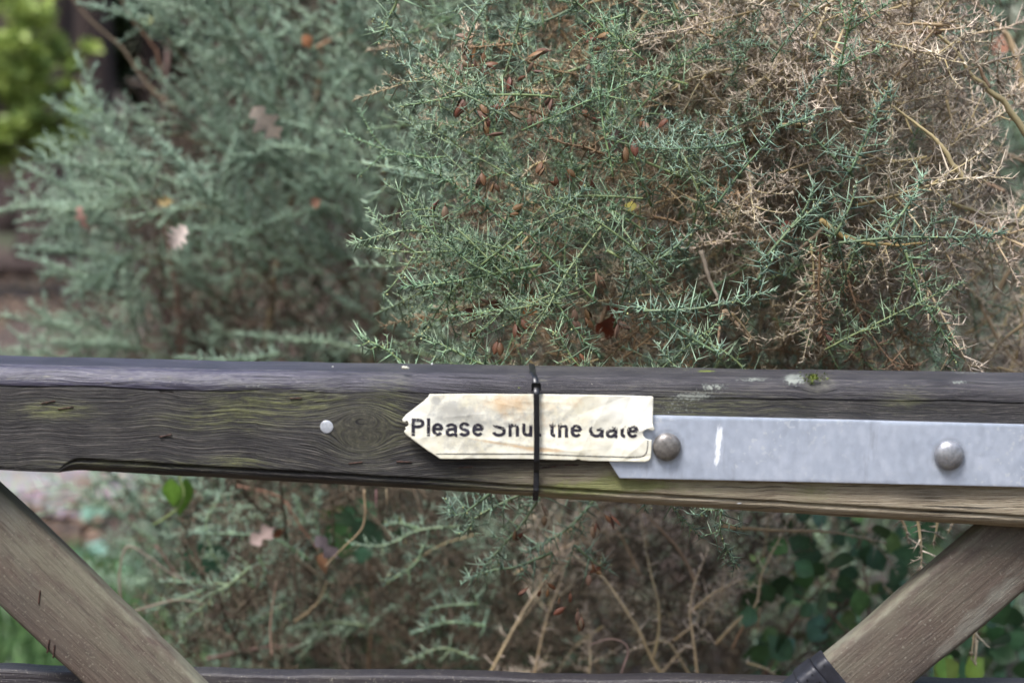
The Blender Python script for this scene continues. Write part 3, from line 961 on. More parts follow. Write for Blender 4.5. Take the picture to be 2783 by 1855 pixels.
# raster in zoomed-photo units
upc = cell / (mmpx / 2.941)      # zoom px per cell
gx = np.arange(195, 2025, upc)
gz = np.arange(495, 690, upc)
GX, GZ = np.meshgrid(gx, gz)
ink = np.zeros(GX.shape, bool)
for chh, xa, xb in letters:
    strokes, wd = glyph(chh)
    fx = (xb - xa) / wd
    base = 656 + (xa - 200) * 0.0088
    sel = (GX > xa - 12) & (GX < xb + 12)
    qx = (GX[sel] - xa)
    qz = (base - GZ[sel])
    acc = np.zeros(qx.shape, bool)
    for st in strokes:
        s = [(a * fx, b * ZC) for a, b in st]
        for n_, ((x1, y1), (x2, y2)) in enumerate(zip(s[:-1], s[1:])):
            dx, dy = x2 - x1, y2 - y1
            L2 = dx * dx + dy * dy + 1e-9
            t = ((qx - x1) * dx + (qz - y1) * dy) / L2
            lo = -0.35 if n_ > 0 else 0.0
            hi = 1.35 if n_ < len(s) - 2 else 1.0
            t2 = np.clip(t, 0, 1)
            dd = np.hypot(qx - x1 - t2 * dx, qz - y1 - t2 * dy)
            wv_ = SW * ZC / 2 * (0.92 if abs(dy) > abs(dx) else 0.80)
            acc |= (dd < wv_) & (t >= lo) & (t <= hi)
    ink[sel] |= acc
# wear: the tops of the later words have flaked off
nz = lambda s, o: np.array([[mnoise.noise((a * s, b * s, o)) for a in gx[::4]] for b in gz[::4]])
def upn(n):
    return np.repeat(np.repeat(n, 4, 0), 4, 1)[:ink.shape[0], :ink.shape[1]]
n_a, n_b, n_c = upn(nz(0.045, 1.0)), upn(nz(0.16, 2.0)), upn(nz(0.02, 3.0))
cut = np.interp(GX, [0, 820, 850, 930, 1000, 1100, 1190, 1240, 1300, 1400, 1480, 1560, 1610, 1740, 1860, 1900, 1960, 2020],
                [480, 480, 572, 575, 562, 568, 572, 585, 572, 566, 555, 560, 592, 602, 592, 598, 578, 575])
worn = GZ < cut + n_a * 30 + n_b * 26
sel2 = (GX > 820) & (n_b + 0.5 * n_a > 0.42) & (GZ < cut + 45)
sel3 = (n_b + n_c > 0.78)
thin = (GX < 400) & (np.abs(GZ - (632 + (GX - 150) * 0.06)) < 3.0)      # fold through the first letters
ink &= ~(worn | sel2 | sel3 | thin)
# border line along the bottom, turning up at the lower corner
bl = [(398, 800), (900, 799), (1170, 801), (1400, 808), (1700, 818), (1990, 824), (2030, 822), (2060, 812), (2078, 790), (2086, 755), (2089, 690)]
gx2 = np.arange(390, 2100, upc)
gz2 = np.arange(680, 835, upc)


def ink_mesh(name, gx, gz, mask, parent, mat):
    jj, ii = np.where(mask)
    nx = len(gx) + 1
    c = ii + jj * nx
    Q = np.stack([c, c + nx, c + nx + 1, c + 1], 1)
    used = np.unique(Q)
    rm = np.zeros(nx * (len(gz) + 1), int)
    rm[used] = np.arange(len(used))
    ux, uz = (used % nx) * upc + gx[0], (used // nx) * upc + gz[0]
    # zoom units -> sign plane
    A0, A1, B1 = pa(*z2(0, 600), SGN_Y), pa(*z2(2000, 600), SGN_Y), pa(*z2(0, 1000), SGN_Y)
    xz = np.stack([A0[0] + ux * (A1[0] - A0[0]) / 2000 + (uz - 600) * (B1[0] - A0[0]) / 400,
                   A0[2] + ux * (A1[2] - A0[2]) / 2000 + (uz - 600) * (B1[2] - A0[2]) / 400], 1)
    y = sign_y(xz) - 0.00022
    Vv = np.stack([xz[:, 0], y, xz[:, 1]], 1)
    return link(name, np_mesh(name, Vv, [rm[Q]], None, mat, True), None, parent)


mi = Mat('black_print', Roughness=0.45)
mi.set(mi.b, {'Base Color': mi.ramp(mi.noise(mi.n('TexCoord').outputs['Object'], 500, 3), [(0.3, (0.012, 0.011, 0.018)), (0.7, (0.035, 0.03, 0.045))])})
ink_mesh('lettering', gx, gz, ink, sign, mi.m)
GX2, GZ2 = np.meshgrid(gx2, gz2)
bm_ = np.zeros(GX2.shape, bool)
for (x1, y1), (x2, y2) in zip(bl[:-1], bl[1:]):
    dx, dy = x2 - x1, y2 - y1
    t = np.clip(((GX2 - x1) * dx + (GZ2 - y1) * dy) / (dx * dx + dy * dy), 0, 1)
    bm_ |= np.hypot(GX2 - x1 - t * dx, GZ2 - y1 - t * dy) < 3.0
ink_mesh('border_line', gx2, gz2, bm_, sign, mi.m)

# ------------------------------------------------------------------ cable tie
mt = Mat('black_nylon', Roughness=0.32)
mt.set(mt.b, {'Base Color': mt.ramp(mt.noise(mt.n('TexCoord').outputs['Object'], 300, 4), [(0.3, (0.006, 0.006, 0.008)), (0.7, (0.02, 0.02, 0.024))])})
tie = empty('cable_tie', tuple(P(1457, 1358, 0.02)))
tag(tie, 'black plastic cable tie holding the cream sign against the top rail', 'cable tie')


def ribbon(name, pts, wid, th, mat, parent, bev=0.0004):
    p = np.asarray(pts, float)
    t = unit(np.gradient(p, axis=0))
    side = np.array([1.0, 0, 0])
    nrm = unit(np.cross(t, side))
    s = np.cross(nrm, t)
    w, h = wid / 2, th / 2
    prof = [(-w + bev, -h), (w - bev, -h), (w, -h + bev), (w, h - bev), (w - bev, h), (-w + bev, h), (-w, h - bev), (-w, -h + bev)]
    k_ = len(prof)
    Vv = np.concatenate([np.array([q + s[i_] * a + nrm[i_] * b for a, b in prof]) for i_, q in enumerate(p)])
    n = len(p)
    ii = np.arange(n - 1)[:, None] * k_
    jj = np.arange(k_)[None, :]
    q = np.stack([ii + jj, ii + (jj + 1) % k_, ii + k_ + (jj + 1) % k_, ii + k_ + jj], -1).reshape(-1, 4)
    me = np_mesh(name, Vv, [q], None, mat, True)
    return link(name, me, None, parent)


ci = int(np.argmin(np.abs(XS_PX - 1457)))
xt, zt_, zb_ = X0[ci], ZT[ci], ZB[ci]
hd = P(1458, 1050, -0.004)
xs_top = P(1446, 994, 0.05).x
front = []
for f in np.linspace(0, 1, 40):
    pyf = 1055 + f * (1338 - 1055)
    q = P(1457.5 + 3 * math.sin(f * 2) - 3 * f, pyf, -0.011)
    inside_sign = 1070 < pyf < 1248
    y = -0.0118 if 1066 < pyf < 1254 else (-0.0118 + 0.0085 * min(1, abs(pyf - (1066 if pyf < 1100 else 1254)) / 30))
    front.append((q.x, y, q.z))
under = [(front[-1][0] - 0.0002, 0.0005, zb_ + 0.0065), (front[-1][0] - 0.0004, 0.006, zb_ + 0.0003), (front[-1][0], 0.016, zb_ - 0.0026), (front[-1][0], 0.04, zb_ - 0.0025), (front[-1][0], 0.07, zb_ - 0.0024), (front[-1][0], T_DEPTH + 0.004, zb_ + 0.003)]
back = [(front[-1][0] - 0.001, T_DEPTH + 0.0045, zb_ + 0.05), (xs_top, T_DEPTH + 0.0045, zt_ - 0.03), (xs_top, T_DEPTH + 0.0042, zt_ - 0.014), (xs_top, T_DEPTH + 0.0038, zt_ - 0.005), (xs_top, T_DEPTH + 0.0018, zt_ - 0.0004), (xs_top, T_DEPTH - 0.003, zt_ + 0.0012), (xs_top, 0.05, zt_ + 0.0014), (xs_top, 0.016, zt_ + 0.0012)]
hx = hd.x
over_ = [(hx * 0.6 + xs_top * 0.4, 0.0052, zt_ - 0.0014), (hx * 0.85 + xs_top * 0.15, 0.0004, zt_ - 0.0070), (hx, -0.0024, zt_ - 0.0135), (hx, -0.0042, zt_ - 0.0185)]
ribbon('strap', smooth_path(front + under + back, 230), 0.0046, 0.0011, mt.m, tie)
ribbon('tail', smooth_path(back[-1:] + over_, 30), 0.0042, 0.0011, mt.m, tie)


for q_ in range(0, 52):
    f_ = q_ / 52
    pyf = 1072 + f_ * (1250 - 1072)
    qq = P(1457.5 + 3 * math.sin(f_ * 2) - 3 * f_, pyf, -0.0124)
    if q_ == 0:
        bmt = bmesh.new()
        bmesh.ops.create_cube(bmt, size=1.0)
        bmesh.ops.scale(bmt, vec=(0.0026, 0.0003, 0.0005), verts=bmt.verts)
        tooth = bpy.data.meshes.new('tooth')
        bmt.to_mesh(tooth)
        bmt.free()
        tooth.materials.append(mt.m)
    link('tooth', tooth, None, tie).location = (qq.x, -0.01245, qq.z)


def bev_box(name, c, size, mat, parent, bev=0.0006, slot=None):
    bm = bmesh.new()
    bmesh.ops.create_cube(bm, size=1.0)
    bmesh.ops.scale(bm, vec=size, verts=bm.verts)
    if slot:
        f = min(bm.faces, key=lambda f_: f_.calc_center_median().y)
        r_ = bmesh.ops.inset_region(bm, faces=[f], thickness=slot)
        bmesh.ops.translate(bm, vec=(0, size[1] * 0.55, 0), verts=list(f.verts))
    bmesh.ops.bevel(bm, geom=[e for e in bm.edges if e.calc_face_angle(0) > 0.5], offset=bev, segments=2, affect='EDGES')
    bmesh.ops.translate(bm, vec=c, verts=bm.verts)
    me = bpy.data.meshes.new(name)
    bm.to_mesh(me)
    bm.free()
    me.materials.append(mat)
    return link(name, me, None, parent)


hc = P(1457.5, 1051, -0.0075)
bev_box('head', hc, (0.0076, 0.0062, 0.0068), mt.m, tie, 0.0006, 0.0015)
hc2 = P(1457.5, 1047.5, -0.010)
bev_box('pawl', (hc2.x, hc2.y + 0.0022, hc2.z - 0.0006), (0.0042, 0.0016, 0.0012), mt.m, tie, 0.0003)

# ------------------------------------------------------------------ rubber wrap on the brace, with rain drops
mr = Mat('black_rubber', Roughness=0.48)
tcr = mr.n('TexCoord').outputs['Object']
fr = mr.noise(tcr, 90, 5, 0.6)
mr.set(mr.b, {'Base Color': mr.ramp(fr, [(0.3, (0.010, 0.010, 0.014)), (0.7, (0.028, 0.028, 0.038))]), 'Normal': mr.bump(mr.noise(tcr, 140, 4), 0.35, 0.0008)})
wrap = empty('rubber_wrap', tuple(P(2200, 1900, YB)))
tag(wrap, 'wet black rubber strip wound around the lower part of a diagonal brace', 'rubber strip')
bmw = br_r.matrix_basis.copy()
bmi = bmw.inverted()
xw0 = (bmi @ P(2252, 1800, YB)).x          # upper end of the wrap along the brace
droplet_spots = []
for b_i, (s0, s1, gap, sk) in enumerate(((0.0, -0.0125, 0.0022, 0.10), (-0.0115, -0.030, 0.0034, 0.04), (-0.0285, -0.052, 0.0022, 0.12), (-0.050, -0.075, 0.003, 0.03))):
    g = Geo()
    hw_, ht_ = wr / 2 + gap, TB / 2 + gap
    ring = []
    cr_ = 0.006
    for cx_, cz_, a0 in ((hw_ - cr_, ht_ - cr_, 0), (-hw_ + cr_, ht_ - cr_, 90), (-hw_ + cr_, -ht_ + cr_, 180), (hw_ - cr_, -ht_ + cr_, 270)):
        for t in np.linspace(0, 90, 6):
            ring.append((cx_ + cr_ * math.cos(R(a0 + t)), cz_ + cr_ * math.sin(R(a0 + t))))
    ring = np.array(ring)                         # (z, -y)
    dn = []
    for a, b in zip(ring, np.roll(ring, -1, 0)):
        n_ = max(1, int(np.hypot(*(b - a)) / 0.004))
        for q_ in range(n_):
            dn.append(a + (b - a) * q_ / n_)
    ring = np.array(dn)
    k_ = len(ring)
    xs_ = np.concatenate([[s0 - 0.0002], np.linspace(s0 - 0.0008, s1 + 0.0006, 9), [s1]])
    infl = np.concatenate([[-0.0014], -0.0003 + 0.0005 * np.sin(np.linspace(0.4, 2.7, 9)), [-0.001]])
    Vv = []
    for xx, inn in zip(xs_, infl):
        for z_, y_ in ring:
            un = unit(np.array([z_, y_]))
            w_ = 0.0005 * mnoise.noise((xx * 160 + b_i * 7, z_ * 90, y_ * 90))
            p_ = Vector((xw0 + xx + sk * z_ * 0.35, -(y_ + un[1] * (inn + w_)), z_ + un[0] * (inn + w_)))
            Vv.append(bmw @ p_)
    n = len(xs_)
    ii = np.arange(n - 1)[:, None] * k_
    jj = np.arange(k_)[None, :]
    q = np.stack([ii + jj, ii + (jj + 1) % k_, ii + k_ + (jj + 1) % k_, ii + k_ + jj], -1).reshape(-1, 4)
    g.add(np.array(Vv), None, q)
    me = g.mesh('band', mr.m, True)
    bn = link('band', me, None, wrap)
    sd = 1 if (bmw.to_3x3() @ Vector((0, 1, 0))).y < 0 else -1
    for _ in range((14, 26, 20, 0)[b_i]):
        xx = random.uniform(s1 + 0.001, s0 - 0.001)
        z_ = random.uniform(-0.01, hw_ - 0.004) if random.random() < 0.8 else random.uniform(-hw_ * 0.5, hw_ * 0.9)
        droplet_spots.append(bmw @ Vector((xw0 + xx + sk * z_ * 0.35, sd * (ht_ - 0.0002), z_)))
md = Mat('rain_water', Roughness=0.02)
md.b.inputs['Transmission Weight'].default_value = 1.0
md.b.inputs['IOR'].default_value = 1.33
bm = bmesh.new()
bmesh.ops.create_icosphere(bm, subdivisions=2, radius=1.0)
drop_me = bpy.data.meshes.new('droplet')
bm.to_mesh(drop_me)
bm.free()
drop_me.polygons.foreach_set('use_smooth', np.ones(len(drop_me.polygons), bool))
drop_me.materials.append(md.m)
for q in droplet_spots:
    o = link('droplet', drop_me, None, wrap)
    s = random.uniform(0.0005, 0.0013)
    o.location = q
    o.scale = (s * random.uniform(0.8, 1.4), s * 0.6, s * random.uniform(0.8, 1.2))
    o.rotation_euler = (0, random.uniform(0, 3), 0)

# ------------------------------------------------------------------ gorse
GREEN = dict(stem=(0.17, 0.22, 0.09), stem2=(0.23, 0.31, 0.14), lo=(0.026, 0.062, 0.034), hi=(0.23, 0.37, 0.21), tip=(0.54, 0.62, 0.43), mat=M_GORSE)
BLUE = dict(stem=(0.13, 0.18, 0.09), stem2=(0.19, 0.26, 0.14), lo=(0.024, 0.062, 0.044), hi=(0.225, 0.36, 0.238), tip=(0.55, 0.61, 0.47), mat=M_GORSE)
DEADC = dict(stem=(0.34, 0.24, 0.12), stem2=(0.34, 0.25, 0.15), lo=(0.18, 0.13, 0.085), hi=(0.52, 0.41, 0.29), tip=(0.62, 0.52, 0.40), mat=M_DEAD)
GREYD = dict(stem=(0.38, 0.28, 0.15), stem2=(0.44, 0.36, 0.25), lo=(0.27, 0.205, 0.155), hi=(0.60, 0.49, 0.39), tip=(0.66, 0.57, 0.47), mat=M_DEAD)
RUSTD = dict(stem=(0.20, 0.12, 0.06), stem2=(0.22, 0.14, 0.08), lo=(0.12, 0.065, 0.035), hi=(0.30, 0.19, 0.115), tip=(0.42, 0.31, 0.22), mat=M_DEAD)


def spines(g, P0, D, L, w, c0, c1, rng):
    """many thorn cones at once"""
    n = len(P0)
    D = unit(D)
    a = unit(np.cross(D, rng.normal(size=(n, 3))))
    b = np.cross(D, a)
    w = np.broadcast_to(np.asarray(w, float), (n,))[:, None] * 0.5
    L = np.asarray(L)[:, None]
    bend = a * L * rng.normal(size=(n, 1)) * 0.05
    v0 = P0 + a * w
    v1 = P0 - a * w * 0.5 + b * w * 0.87
    v2 = P0 - a * w * 0.5 - b * w * 0.87
    v3 = P0 + D * L + bend
    V = np.stack([v0, v1, v2, v3], 1).reshape(-1, 3)
    k = np.arange(n)[:, None] * 4
    T = np.concatenate([k + [0, 1, 3], k + [1, 2, 3], k + [2, 0, 3]])
    C = np.stack([c0, c0, c0, c1], 1).reshape(-1, 3)
    g.add(V, T, None, C)


def dress(g, path, pal, rng, spacing=0.0042, long=0.016, small=True, rad=0.0014, stem_sides=5, tipdense=True, wmul=1.0, bare=0.0, minis=0.0):
    """gorse shoot along a path whose last point is the tip"""
    pts, L = resample(path, max(8, int(np.linalg.norm(np.diff(path, axis=0), axis=1).sum() / 0.008)))
    f = np.linspace(0, 1, len(pts))
    tube(g, pts, rad * (1.15 - 0.85 * f ** 1.5), stem_sides, pal['stem'], pal['stem2'])
    s, pos = bare * L, []
    while s < L:
        pos.append(s)
        tt = s / L
        s += spacing * (1.0 if not tipdense else (1.25 - 0.75 * tt ** 2)) * rng.uniform(0.6, 1.4)
    pos = np.array(pos)
    if len(pos) < 2:
        return
    t, u, v = frames(pts)
    ax = np.linspace(0, L, len(pts))
    ip = lambda arr: np.stack([np.interp(pos, ax, arr[:, k_]) for k_ in range(3)], 1)
    O, Tn, U, Vv = ip(pts), unit(ip(t)), unit(ip(u)), unit(ip(v))
    ph = np.arange(len(pos)) * 2.4 + rng.uniform(0, 6)
    fr = pos / L
    fwd = (0.16 + 1.0 * fr ** 4 + rng.normal(size=len(pos)) * 0.22)[:, None]
    rad_dir = np.cos(ph)[:, None] * U + np.sin(ph)[:, None] * Vv
    D = unit(rad_dir + Tn * fwd)
    Lp = 1.15 * long * (1.05 - 0.62 * fr ** 2.5) * rng.choice([0.4, 0.6, 0.95, 1.2, 1.7], len(pos)) * rng.uniform(0.8, 1.2, len(pos))
    lo, hi, tip = np.array(pal['lo']), np.array(pal['hi']), np.array(pal['tip'])

    def colr(n, bias=0.0):
        q = np.clip(rng.random((n, 1)) ** 1.6 * 1.05 + bias * 0.5, 0, 1.2)
        c = lo * (1 - q) + hi * q
        return c, c * 0.55 + tip * 0.45
    c0, c1 = colr(len(pos), 0.1)
    spines(g, O, D, Lp, 0.0017 * wmul, c0, c1, rng)
    if small:
        k_ = 3
        Oz = np.repeat(O, k_, 0)
        m_ = len(Oz)
        a2 = rng.uniform(0, 6.28, m_)
        Dz = unit(np.cos(a2)[:, None] * np.repeat(U, k_, 0) + np.sin(a2)[:, None] * np.repeat(Vv, k_, 0) + np.repeat(Tn, k_, 0) * (0.2 + 1.1 * np.repeat(fr, k_)[:, None] ** 3 + rng.normal(size=(m_, 1)) * 0.45))
        c0, c1 = colr(m_)
        spines(g, Oz, Dz, long * 0.42 * rng.uniform(0.4, 1.2, m_), 0.00125 * wmul, c0, c1, rng)
        k_ = 2
        Oq = np.repeat(O + D * (Lp * 0.0)[:, None], k_, 0) + np.repeat(D * Lp[:, None], k_, 0) * rng.uniform(0.2, 0.65, (len(O) * k_, 1))
        Dq = unit(np.repeat(D, k_, 0) + rng.normal(size=(len(Oq), 3)) * 0.75)
        c0, c1 = colr(len(Oq), 0.1)
        spines(g, Oq, Dq, np.repeat(Lp, k_) * rng.uniform(0.2, 0.5, len(Oq)), 0.0011 * wmul, c0, c1, rng)


    if minis:
        s = max(bare, 0.08) * L
        while s < L * 0.93:
            i_ = int(s / L * (len(pts) - 1))
            a = rng.uniform(0, 6.28)
            d = np.cos(a) * u[i_] + np.sin(a) * v[i_] + t[i_] * rng.uniform(0.0, 0.6)
            ml = long * rng.uniform(0.7, 1.5) * (1.1 - 0.6 * s / L)
            dress(g, bend_path(pts[i_], d, ml, rng, 0.3, 6), pal, rng, 0.0021, long * 0.6, False, rad * 0.5, 3, True, wmul * 0.75)
            s += minis * rng.uniform(0.6, 1.5)


def buds(g, path, rng, n=8):
    """tiny cream flower buds near the tip"""
    pts, L = resample(path, 40)
    for _ in range(n):
        q = pts[int(rng.uniform(22, 39.9))] + rng.normal(size=3) * 0.0028
        r = rng.uniform(0.0007, 0.0013)
        o = np.array([[1, 0, 0], [-1, 0, 0], [0, 1, 0], [0, -1, 0], [0, 0, 1.3], [0, 0, -1.3]]) * r + q
        g.add(o, [[0, 2, 4], [2, 1, 4], [1, 3, 4], [3, 0, 4], [2, 0, 5], [1, 2, 5], [3, 1, 5], [0, 3, 5]], None, (0.36, 0.37, 0.17))


def bend_path(o, d, L, rng, curl=0.35, n=12, droop=0.0):
    d = unit(np.asarray(d, float))
    pts = [np.asarray(o, float)]
    ax = unit(np.cross(d, rng.normal(size=3)))
    c = rng.normal() * curl
    for k_ in range(n):
        d = unit(d + ax * c / n + rng.normal(size=3) * 0.05 + np.array([0, 0, -droop / n]))
        pts.append(pts[-1] + d * L / n)
    return np.array(pts)


def spray(pal, rng, L=0.16, sides=4, spacing=0.0052, long=0.016, small=True, wmul=1.0, bud=True, side_l=0.45):
    """a shoot with side shoots, base at the origin, growing along +Z"""
    g = Geo()
    main = bend_path((0, 0, 0), (0, 0, 1), L, rng)
    dress(g, main, pal, rng, spacing, long, small, 0.0011 * wmul, 5 if small else 4, True, wmul, 0.04, 0.018 if small else 0.0)
    if bud:
        buds(g, main, rng, 3)
    for k_ in range(sides):
        f = 0.15 + 0.65 * (k_ + rng.random()) / max(1, sides)
        o = main[int(f * 12)]
        a = rng.uniform(0, 6.28)
        d = np.array([math.cos(a) * 0.9, math.sin(a) * 0.9, 0.75])
        sp_ = bend_path(o, d, L * side_l * (1 - 0.5 * f) * rng.uniform(0.6, 1.3), rng, 0.5)
        dress(g, sp_, pal, rng, spacing, long * 0.85, small, 0.0007 * wmul, 4, True, wmul)
        if bud:
            buds(g, sp_, rng, 1)
    return g


def templates(n, pal, seed, **kw):
    rng = np.random.default_rng(seed)
    out = []
    for _ in range(n):
        g = spray(pal, rng, **kw)
        out.append(g)
    return out


TG = templates(7, GREEN, 1) + templates(4, BLUE, 2)
TD = templates(7, DEADC, 3, bud=False, sides=5)
TGR = templates(6, GREYD, 4, bud=False, sides=5, long=0.021, spacing=0.0075, wmul=1.25)
TR = templates(4, RUSTD, 5, bud=False, sides=5)
ME_G = [g.mesh('gorse_shoot', M_GORSE) for g in TG]
ME_D = [g.mesh('dead_gorse_shoot', M_DEAD) for g in TD]
ME_GR = [g.mesh('grey_gorse_shoot', M_DEAD) for g in TGR]
ME_R = [g.mesh('rusty_gorse_shoot', M_DEAD) for g in TR]
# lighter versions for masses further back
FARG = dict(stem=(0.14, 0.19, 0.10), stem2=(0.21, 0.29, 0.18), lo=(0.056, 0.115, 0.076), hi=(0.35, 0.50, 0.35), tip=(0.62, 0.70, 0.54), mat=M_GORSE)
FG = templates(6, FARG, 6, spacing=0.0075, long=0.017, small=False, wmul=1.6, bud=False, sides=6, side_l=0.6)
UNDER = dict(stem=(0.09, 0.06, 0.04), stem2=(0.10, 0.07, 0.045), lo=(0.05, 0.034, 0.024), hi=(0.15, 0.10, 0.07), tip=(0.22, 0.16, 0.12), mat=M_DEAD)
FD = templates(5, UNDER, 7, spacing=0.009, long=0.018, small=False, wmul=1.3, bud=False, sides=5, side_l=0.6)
FGR = templates(4, GREYD, 8, spacing=0.010, long=0.018, small=False, wmul=1.2, bud=False, sides=4, side_l=0.6)
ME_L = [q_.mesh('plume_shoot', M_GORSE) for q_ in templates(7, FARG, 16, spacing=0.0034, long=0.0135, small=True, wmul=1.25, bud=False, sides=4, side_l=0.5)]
FME_G = [g.mesh('far_gorse_shoot', M_GORSE) for g in FG]


def orient(d, roll):
    d = Vector(d).normalized()
    q = d.to_track_quat('Z', 'Y')
    return q.to_matrix() @ Matrix.Rotation(roll, 3, 'Z')


def put(name, me, loc, d, scale, parent, roll=None):
    o = link(name, me, None, parent)
    m_ = orient(d, random.uniform(0, 6.28) if roll is None else roll).to_4x4()
    o.matrix_basis = Matrix.Translation(Vector(loc)) @ m_ @ Matrix.Scale(scale, 4)
    return o


def joined(name, geos, items, mat, parent):
    """items: (loc, dir, scale, index) merged into one uncountable mass"""
    Vs_, Ts, Qs_, Cs, n = [], [], [], [], 0
    arr = [g.arrays() for g in geos]
    for loc, d, s, k_ in items:
        V_, T_, Q_, C_ = arr[k_ % len(arr)]
        m_ = np.array(orient(d, random.uniform(0, 6.28)))
        Vs_.append(V_ @ m_.T * s + np.asarray(loc))
        Ts.append(T_ + n)
        Qs_.append(Q_ + n)
        Cs.append(C_ * random.uniform(0.75, 1.25))
        n += len(V_)
    me = np_mesh(name, np.concatenate(Vs_), [np.concatenate(Ts), np.concatenate(Qs_)], {'Col': np.concatenate(Cs)}, mat)
    return tag(link(name, me, None, parent), kind='stuff')


def in_poly(x, y, poly):
    r = False
    for (x1, y1), (x2, y2) in zip(poly, poly[1:] + poly[:1]):
        if (y1 > y) != (y2 > y) and x < (x2 - x1) * (y - y1) / (y2 - y1 + 1e-9) + x1:
            r = not r
    return r


def sample(poly, rnd):
    xs, ys = [p[0] for p in poly], [p[1] for p in poly]
    while True:
        x, y = rnd.uniform(min(xs), max(xs)), rnd.uniform(min(ys), max(ys))
        if in_poly(x, y, poly):
            return x, y


def dir_px(ang_deg, toward=0.0):
    """direction from an angle in the picture (0 right, 90 up), toward > 0 leans to the viewer"""
    a = R(ang_deg)
    return Vector((math.cos(a), -toward, math.sin(a))).normalized()


def hero(path_px, depth, pal, parent, long=0.0205, spacing=0.0048, rad=0.0013, nbud=4, name='shoot', bare=0.0, wmul=1.22, mat=None, minis=0.012):
    """shoot through photograph points; last point is the tip"""
    n = len(path_px)
    if isinstance(depth, (int, float)):
        depth = [depth] * n
    pts = smooth_path([pa(x, y, d) for (x, y), d in zip(path_px, depth)], 30)
    g = Geo()
    dress(g, pts, pal, RNG, spacing, long, True, rad, 6, True, wmul, bare, minis)
    if nbud:
        buds(g, pts, RNG, nbud)
    return link(name, g.mesh(name, mat or pal['mat']), None, parent)


def branch(path_px, depth, rpx, parent, col=(0.30, 0.22, 0.11), col2=None, name='branch', taper=0.35, n=26, knots=True, mat=None):
    if isinstance(depth, (int, float)):
        depth = [depth] * len(path_px)
    pts = smooth_path([pa(x, y, d) for (x, y), d in zip(path_px, depth)], n)
    dm = np.mean(depth)
    r = rpx * mmpx * (dm + 1.6) / 1.6
    f = np.linspace(0, 1, n)
    rr = r * (1 - (1 - taper) * f)
    if knots:
        rr = rr * (1 + 0.16 * np.array([mnoise.noise((v * 14, path_px[0][0], 0)) for v in f]))
        pts = pts + np.array([[mnoise.noise((v * 9, path_px[0][1], k_)) for k_ in range(3)] for v in f]) * r * 0.7
    g = Geo()
    tube(g, pts, rr, 8, col, col2 or col)
    return link(name, g.mesh(name, mat or M_BARK, True), None, parent)


